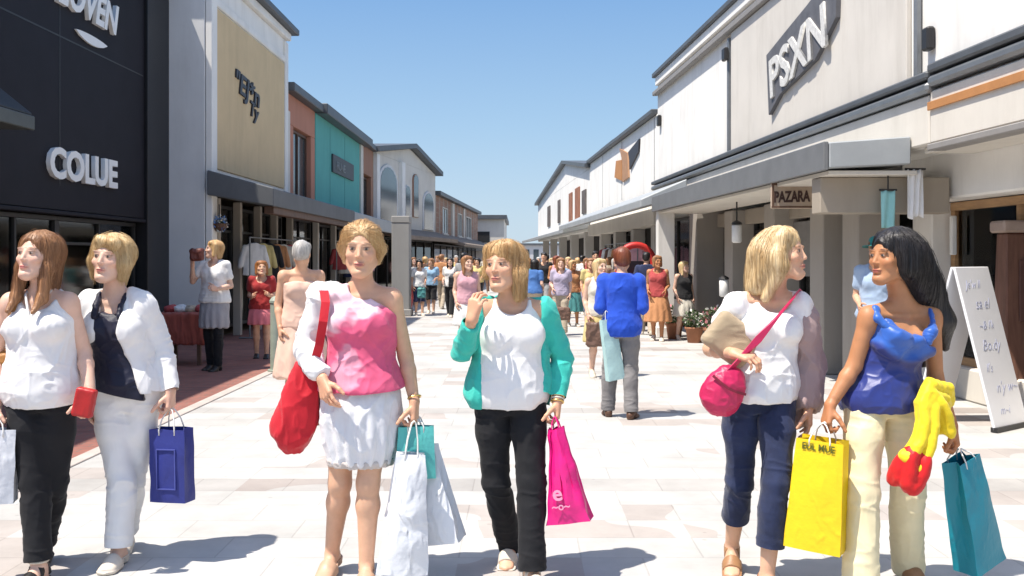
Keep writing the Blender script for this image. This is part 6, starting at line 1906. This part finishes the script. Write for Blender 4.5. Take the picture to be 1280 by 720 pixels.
# leaf-by-leaf plants
def leaf_cloud(name, parent, c, r, n, size, mt, seed, off=(0, 0, 0)):
    rn = np.random.RandomState(seed); V = []; Q = []
    for i in range(n):
        d = unit(rn.randn(3)); p = np.array(c) + d * np.array(r) * rn.uniform(.35, 1) ** .6
        a = unit(np.cross(d, rn.randn(3))); b_ = unit(d + rn.randn(3) * .6); s_ = size * rn.uniform(.6, 1.3); k = len(V)
        V += [p - a * s_ * .35, p + b_ * s_ * .5 - a * .0, p + a * s_ * .35, p + b_ * s_ * -.6]
        Q.append((k, k + 1, k + 2, k + 3))
    return tag(link(name, mesh_np(name, np.array(V) - np.array(off), np.array(Q), smooth=False), mt, parent), kind='stuff')
LEAF = mat('leaf green', (.05, .09, .03), .55, .5, 9, 0, spec=.4)
PET = [mat('petal ' + n_, c_, .7, .15, 20, 0) for n_, c_ in (('white', (.7, .68, .62)), ('pink', (.6, .22, .25)), ('blue', (.16, .30, .60)))]
def planter(loc, w_, h_, label, pets, seed, rad, name='flower_pot'):
    e = empty(name, loc, label, 'flower pot', 'flower pots'); n = 18; V = []; Q = []
    prof = [(.0, .0), (w_ * .36, .0), (w_ * .46, h_ * .85), (w_ * .52, h_ * .86), (w_ * .52, h_), (w_ * .44, h_), (w_ * .42, h_ * .9), (0, h_ * .9)]
    for r_, z_ in prof: V += [(r_ * math.cos(2 * math.pi * j / n), r_ * math.sin(2 * math.pi * j / n), z_) for j in range(n)]
    for i in range(len(prof) - 1): Q += [(i * n + j, i * n + (j + 1) % n, (i + 1) * n + (j + 1) % n, (i + 1) * n + j) for j in range(n)]
    MB().add(V, Q).build('pot', mat('terracotta pot', (.30, .13, .07), .8, .2, 6), e, smooth=True)
    leaf_cloud('foliage', e, (0, 0, h_ + rad * .6), (rad, rad, rad * .8), 260, .06, LEAF, seed)
    for k, p_ in enumerate(pets): leaf_cloud('flowers', e, (0, 0, h_ + rad * .7), (rad * 1.06, rad * 1.06, rad * .85), 80, .05, PET[p_], seed + 9 + k)
    return e
planter((X(843, 18.6), 18.6, .0), .34, .30, 'terracotta pot of white flowers nearest the white column', (0, 1), 3, .24)
planter((X(868, 17.8), 17.8, .0), .34, .28, 'terracotta pot of white flowers at the dark shop front right of the column', (0,), 4, .22)
planter((X(893, 17.0), 17.0, .0), .38, .32, 'larger pot of pink and white flowers behind the blond woman', (0, 1), 5, .26)
# hanging basket of blue flowers under the left awning
c = at(274, 281, 17.75)
e = empty('hanging_basket', c, 'blue and white flower basket hanging beside the grey wall', 'hanging basket')
leaf_cloud('foliage', e, (0, 0, 0), (.13, .13, .12), 120, .05, LEAF, 8); leaf_cloud('flowers', e, (0, 0, .02), (.16, .16, .16), 110, .055, PET[2], 9); leaf_cloud('flowers', e, (0, 0, .02), (.16, .16, .16), 120, .055, PET[0], 10)
MB().tube([(0, 0, .1), (0, 0, 2.47 - c[2])], .012, 8).build('hook', FRAME, e)
MB().tube([(0, 0, -.12), (0, 0, -.05), (0, 0, .02)], [.05, .13, .16], 14).build('basket', BROWN, e)

# white folding board with bluish handwriting
Yb = 9.1; bx = X(1212, Yb)
e = empty('pavement_sign', (bx, Yb, 0), 'tall white folding board with bluish handwriting by the right shop window', 'sign board'); e.rotation_euler[2] = R(38)
WB = mat('white board', (.80, .80, .82), .45, .04, 3, .02, 40)
hgt = 1.46; w_ = .60; lean = 14.5
tilt = np.array(Matrix.Rotation(R(-lean), 3, 'X')); t2 = np.array(Matrix.Rotation(R(lean), 3, 'X'))
base = np.array((0, -.375, .02))
MB().obox(tilt @ np.array((0, 0, hgt / 2)) + base, (w_ / 2, .012, hgt / 2), tilt).build('front_panel', WB, e, bevel=.006)
MB().obox(t2 @ np.array((0, 0, hgt / 2)) + base * (1, -1, 1), (w_ / 2, .012, hgt / 2), t2).build('back_panel', WB, e, bevel=.006)
for k in (-1, 1): MB().box(-w_ / 2, w_ / 2, k * .375 - .03, k * .375 + .03, .004, .045).build('foot_rail', FRAME, e)
INK = mat('blue ink', (.36, .38, .52), .6, .1)
rn = random.Random(5)
B = tilt @ np.stack([(1, 0, 0), (0, 0, 1), (0, -1, 0)], 1)
for r_, t_ in enumerate(("Je'w ll", "sa el", "~& l'k", "Bo.dy", "ll's", "n'y w~", "m~i")):
    z_ = 1.26 - r_ * .19; p = tilt @ np.array((-.20 + .06 * ((r_ * 3) % 4) / 2, -.0135, z_)) + base
    text_part('handwriting', t_, .115 + .03 * (r_ % 2), B, p, INK, e, extrude=.001, shear=.4, sx=.95, bold=-.003)

# brown wooden stand at the right edge
Ys = 9.75; sx_ = X(1272, Ys)
e = empty('menu_stand', (sx_, Ys, 0), 'tall brown wooden stand with pale cap at the right edge', 'stand')
PW = mat('stand wood', (.16, .075, .05), .6, .3, 4, .12, 40, stretch=(5, 5, .7))
MB().hexa([(-.20, -.18, 0), (.34, -.18, 0), (.34, .18, 0), (-.20, .18, 0), (-.16, -.10, 1.76), (.24, -.10, 1.76), (.24, .10, 1.76), (-.16, .10, 1.76)]).build('body', PW, e, bevel=.015)
MB().box(-.21, .29, -.15, .15, 1.763, 1.88).build('cap', mat('stand cap', (.36, .27, .22), .6, .15, 6), e, bevel=.02)
MB().box(-.06, .20, -.165, -.145, .9, 1.5).build('panel', mat('stand panel', (.10, .045, .035), .55, .2, 6), e, bevel=.006)

# hanging banners under the right canopy
def banner(px, y0, y1, Y, w_, mt, label, folds=0, group='hanging banners'):
    a, b_ = at(px, y0, Y), at(px, y1, Y); n = 14; k = 10; V = []; Q = []
    for j in range(k + 1):
        for i in range(n + 1):
            u = i / n - .5; t = j / k
            V.append((u * w_ * (1 - .12 * folds * t), .012 * math.sin(u * (9 + 8 * folds) + t * 2) * (1 + folds), -(a[2] - b_[2]) * t + .02 * folds * math.sin(u * 7) * t))
    for j in range(k):
        for i in range(n): q = j * (n + 1) + i; Q.append((q, q + 1, q + n + 2, q + n + 1))
    e = empty('banner', a, label, 'banner', group)
    o = MB().add(V, Q).build('cloth', mt, e, smooth=True); s_ = o.modifiers.new('thickness', 'SOLIDIFY'); s_.thickness = .006
    MB().tube([(-w_ / 2 - .02, 0, .005), (w_ / 2 + .02, 0, .005)], .012, 8).build('rod', FRAME, e)
    MB().tube([(0, 0, .0), (0, 0, 2.37 - a[2])], .008, 6).build('cord', FRAME, e)
banner(1110, 238, 285, 10.2, .14, fb_('aqua banner', (.30, .58, .57)), 'narrow aqua banner hanging below the grey canopy end')
banner(1144, 212, 272, 10.15, .17, WHITEF, 'white cloth banner hanging beside the white shop corner', 1)
# lamps on the grey piers
for px, py, Y, lab in ((921, 292, 15.0, 'white lantern hanging from the canopy behind the blond woman'), (905, 360, 15.8, 'white lantern low on a post left of the blond woman')):
    c = at(px, py, Y); e = empty('lantern', c, lab, 'lantern', 'lanterns')
    MB().tube([(0, 0, -.14), (0, 0, -.12), (0, 0, .12), (0, 0, .14)], [.05, .075, .075, .05], 14).build('lamp_shade', mat('opal lantern', (.72, .72, .70), .4, .05, 10), e, smooth=True)
    MB().tube([(0, 0, .14), (0, 0, .17), (0, 0, .20)], [.085, .07, .02], 14).build('lid', FRAME, e)
    if py < 300: MB().tube([(0, 0, .19), (0, 0, 2.36 - c[2])], .012, 8).build('stem', FRAME, e)
    else:
        MB().tube([(0, 0, -c[2]), (0, 0, -c[2] + .04), (0, 0, -.14)], [.10, .03, .025], 10).build('post', FRAME, e)

# red arched stand by the far right shops
c = np.array((X(795, 20.5), 20.5, 0))
e = empty('arched_stand', c, 'red arched display stand in front of the far right shops', 'display stand')
REDP = mat('red paint', (.50, .03, .025), .45, .12, 6, .05, 50)
pts = [(-.36, 0, 0.0), (-.36, 0, 1.25)] + [(-.36 * math.cos(t), 0, 1.42 + .36 * math.sin(t)) for t in np.linspace(0, math.pi, 13)] + [(.36, 0, 1.25), (.36, 0, 0)]
MB().tube(pts, .07, 10).build('arch', REDP, e, smooth=True)
MB().box(-.30, .30, .06, .12, .1, 1.45).build('back_panel', mat('stand back dark', (.03, .03, .035), .6), e)
for i, z_ in enumerate((.35, .75, 1.15)): MB().box(-.29, .29, -.12, .06, z_, z_ + .03).build('shelf', REDP, e)

# garments on hangers in front of the shops
def hanger(c, col, label, group, w_=.42, h_=.75, sl=True):
    e = empty('hanging_garment', c, label, 'garment', group)
    def gb(F):
        F.u(loft([(-h_, 0, 0, w_ * .52, .06), (-h_ * .5, 0, 0, w_ * .46, .06), (-.12, 0, 0, w_ * .5, .06), (-.03, 0, 0, w_ * .36, .04), (.02, 0, 0, .08, .03)]), .02)
        if sl:
            for s_ in (-1, 1): F.u(cone((s_ * w_ * .42, 0, -.08), (s_ * w_ * .62, 0, -.42), .06, .05), .02)
    F = Field(np.array((-.5, -.15, -h_ - .1)), np.array((.5, .15, .1)), .016); gb(F); V, Q = F.mesh()
    V = V + vnormals(V, Q) * (.014 * (ridge(V * (12, 12, 3), 4) ** 2 - .4))[:, None]
    link('cloth', mesh_np('cloth', V, Q), fb_(col, CLO[col]), e)
    MB().tube([(-w_ * .4, 0, -.05), (0, 0, .04), (w_ * .4, 0, -.05)], .008, 6).tube([(0, 0, .035), (0, 0, .12)], .006, 6).build('hanger', FRAME, e)
    return e
def rail(p0, p1, label):
    p0, p1 = np.array(p0, float), np.array(p1, float); e = empty('clothes_rail', (p0[0], p0[1], 0), label, 'clothes rail', 'clothes rails')
    d = p1 - p0; MB().tube([(0, 0, 1.9), (d[0], d[1], 1.9)], .014, 8).build('rail', STEEL, e)
    for q in (0., 1.): MB().tube([(d[0] * q, d[1] * q, 0), (d[0] * q, d[1] * q, 1.9)], .016, 8).tube([(d[0] * q - .2, d[1] * q, .02), (d[0] * q + .2, d[1] * q, .02)], .016, 8).build('leg', STEEL, e)
rows_ = ((((RW.a - .0) + RW.b * 24.4 - .35, 24.4), (RW.a + RW.b * 30 - .35, 30.0), ['pink', 'white', 'yellow', 'lilac', 'orange', 'cream', 'brown', 'white', 'red'], 'outside the far white shop', (110, 200)),
         ((-5.05, 18.6), (-5.05, 22.6), ['white', 'yellow', 'black', 'orange', 'cream', 'red', 'beige'], 'outside the tan shop', (70, 110)),
         ((-5.05, 27.4), (-5.05, 33.6), ['red', 'cream', 'navy', 'orange', 'white', 'brown', 'pink'], 'outside the teal shop', (70, 110)))
ORD = ['first', 'second', 'third', 'fourth', 'fifth', 'sixth', 'seventh', 'eighth', 'ninth']
for p0, p1, cols, wh, yw in rows_:
    rail((p0[0], p0[1], 0), (p1[0], p1[1], 0), 'steel clothes rail ' + wh)
    for i, c_ in enumerate(cols):
        t = (i + .5) / len(cols); q = np.array((p0[0] + (p1[0] - p0[0]) * t, p0[1] + (p1[1] - p0[1]) * t, 1.78))
        e = hanger(q, c_, '%s garment, %s on the rail %s' % (c_, ORD[i], wh), 'garments on rails', h_=.6 + .3 * ((i * 7) % 5) / 5)
        e.rotation_euler[2] = R(30 if p0[0] < 0 else -30)
# shop dummies behind the windows of the black shop
def dummy(loc, yaw, top, label):
    f = Fig((loc[0], loc[1], 0), std_pose(1.72, .05, .3, .5), S=1., w=.88, head=(0, 0, 0), hs=1.0)
    e = empty('shop_dummy', loc, label, 'mannequin', 'shop dummies'); e.rotation_euler[2] = R(yaw)
    F = f.body_field(.012, .012)
    for sd in 'LR':
        d = unit(f.J['wr' + sd] - f.J['el' + sd]); 
        for k in (-1, 0, 1): F.u(cone(f.J['wr' + sd], f.J['wr' + sd] + d * .16 + np.array((0, .022 * k, 0)), .022, .010), .01)
    V, Q = F.mesh(); link('body', mesh_np('body', V, Q), mat('dummy white', (.62, .60, .57), .35, .05), e)
    simple_top(f, e, fb_(top, CLO[top]), 'short'); simple_skirt(f, e, fb_('black', CLO['black']), .45, .06)
dummy((-6.95, 12.9, .02), 60, 'white', 'shop dummy in white behind the black shop window, nearer one')
dummy((-6.95, 15.4, .02), 75, 'beige', 'shop dummy in beige behind the black shop window, farther one')
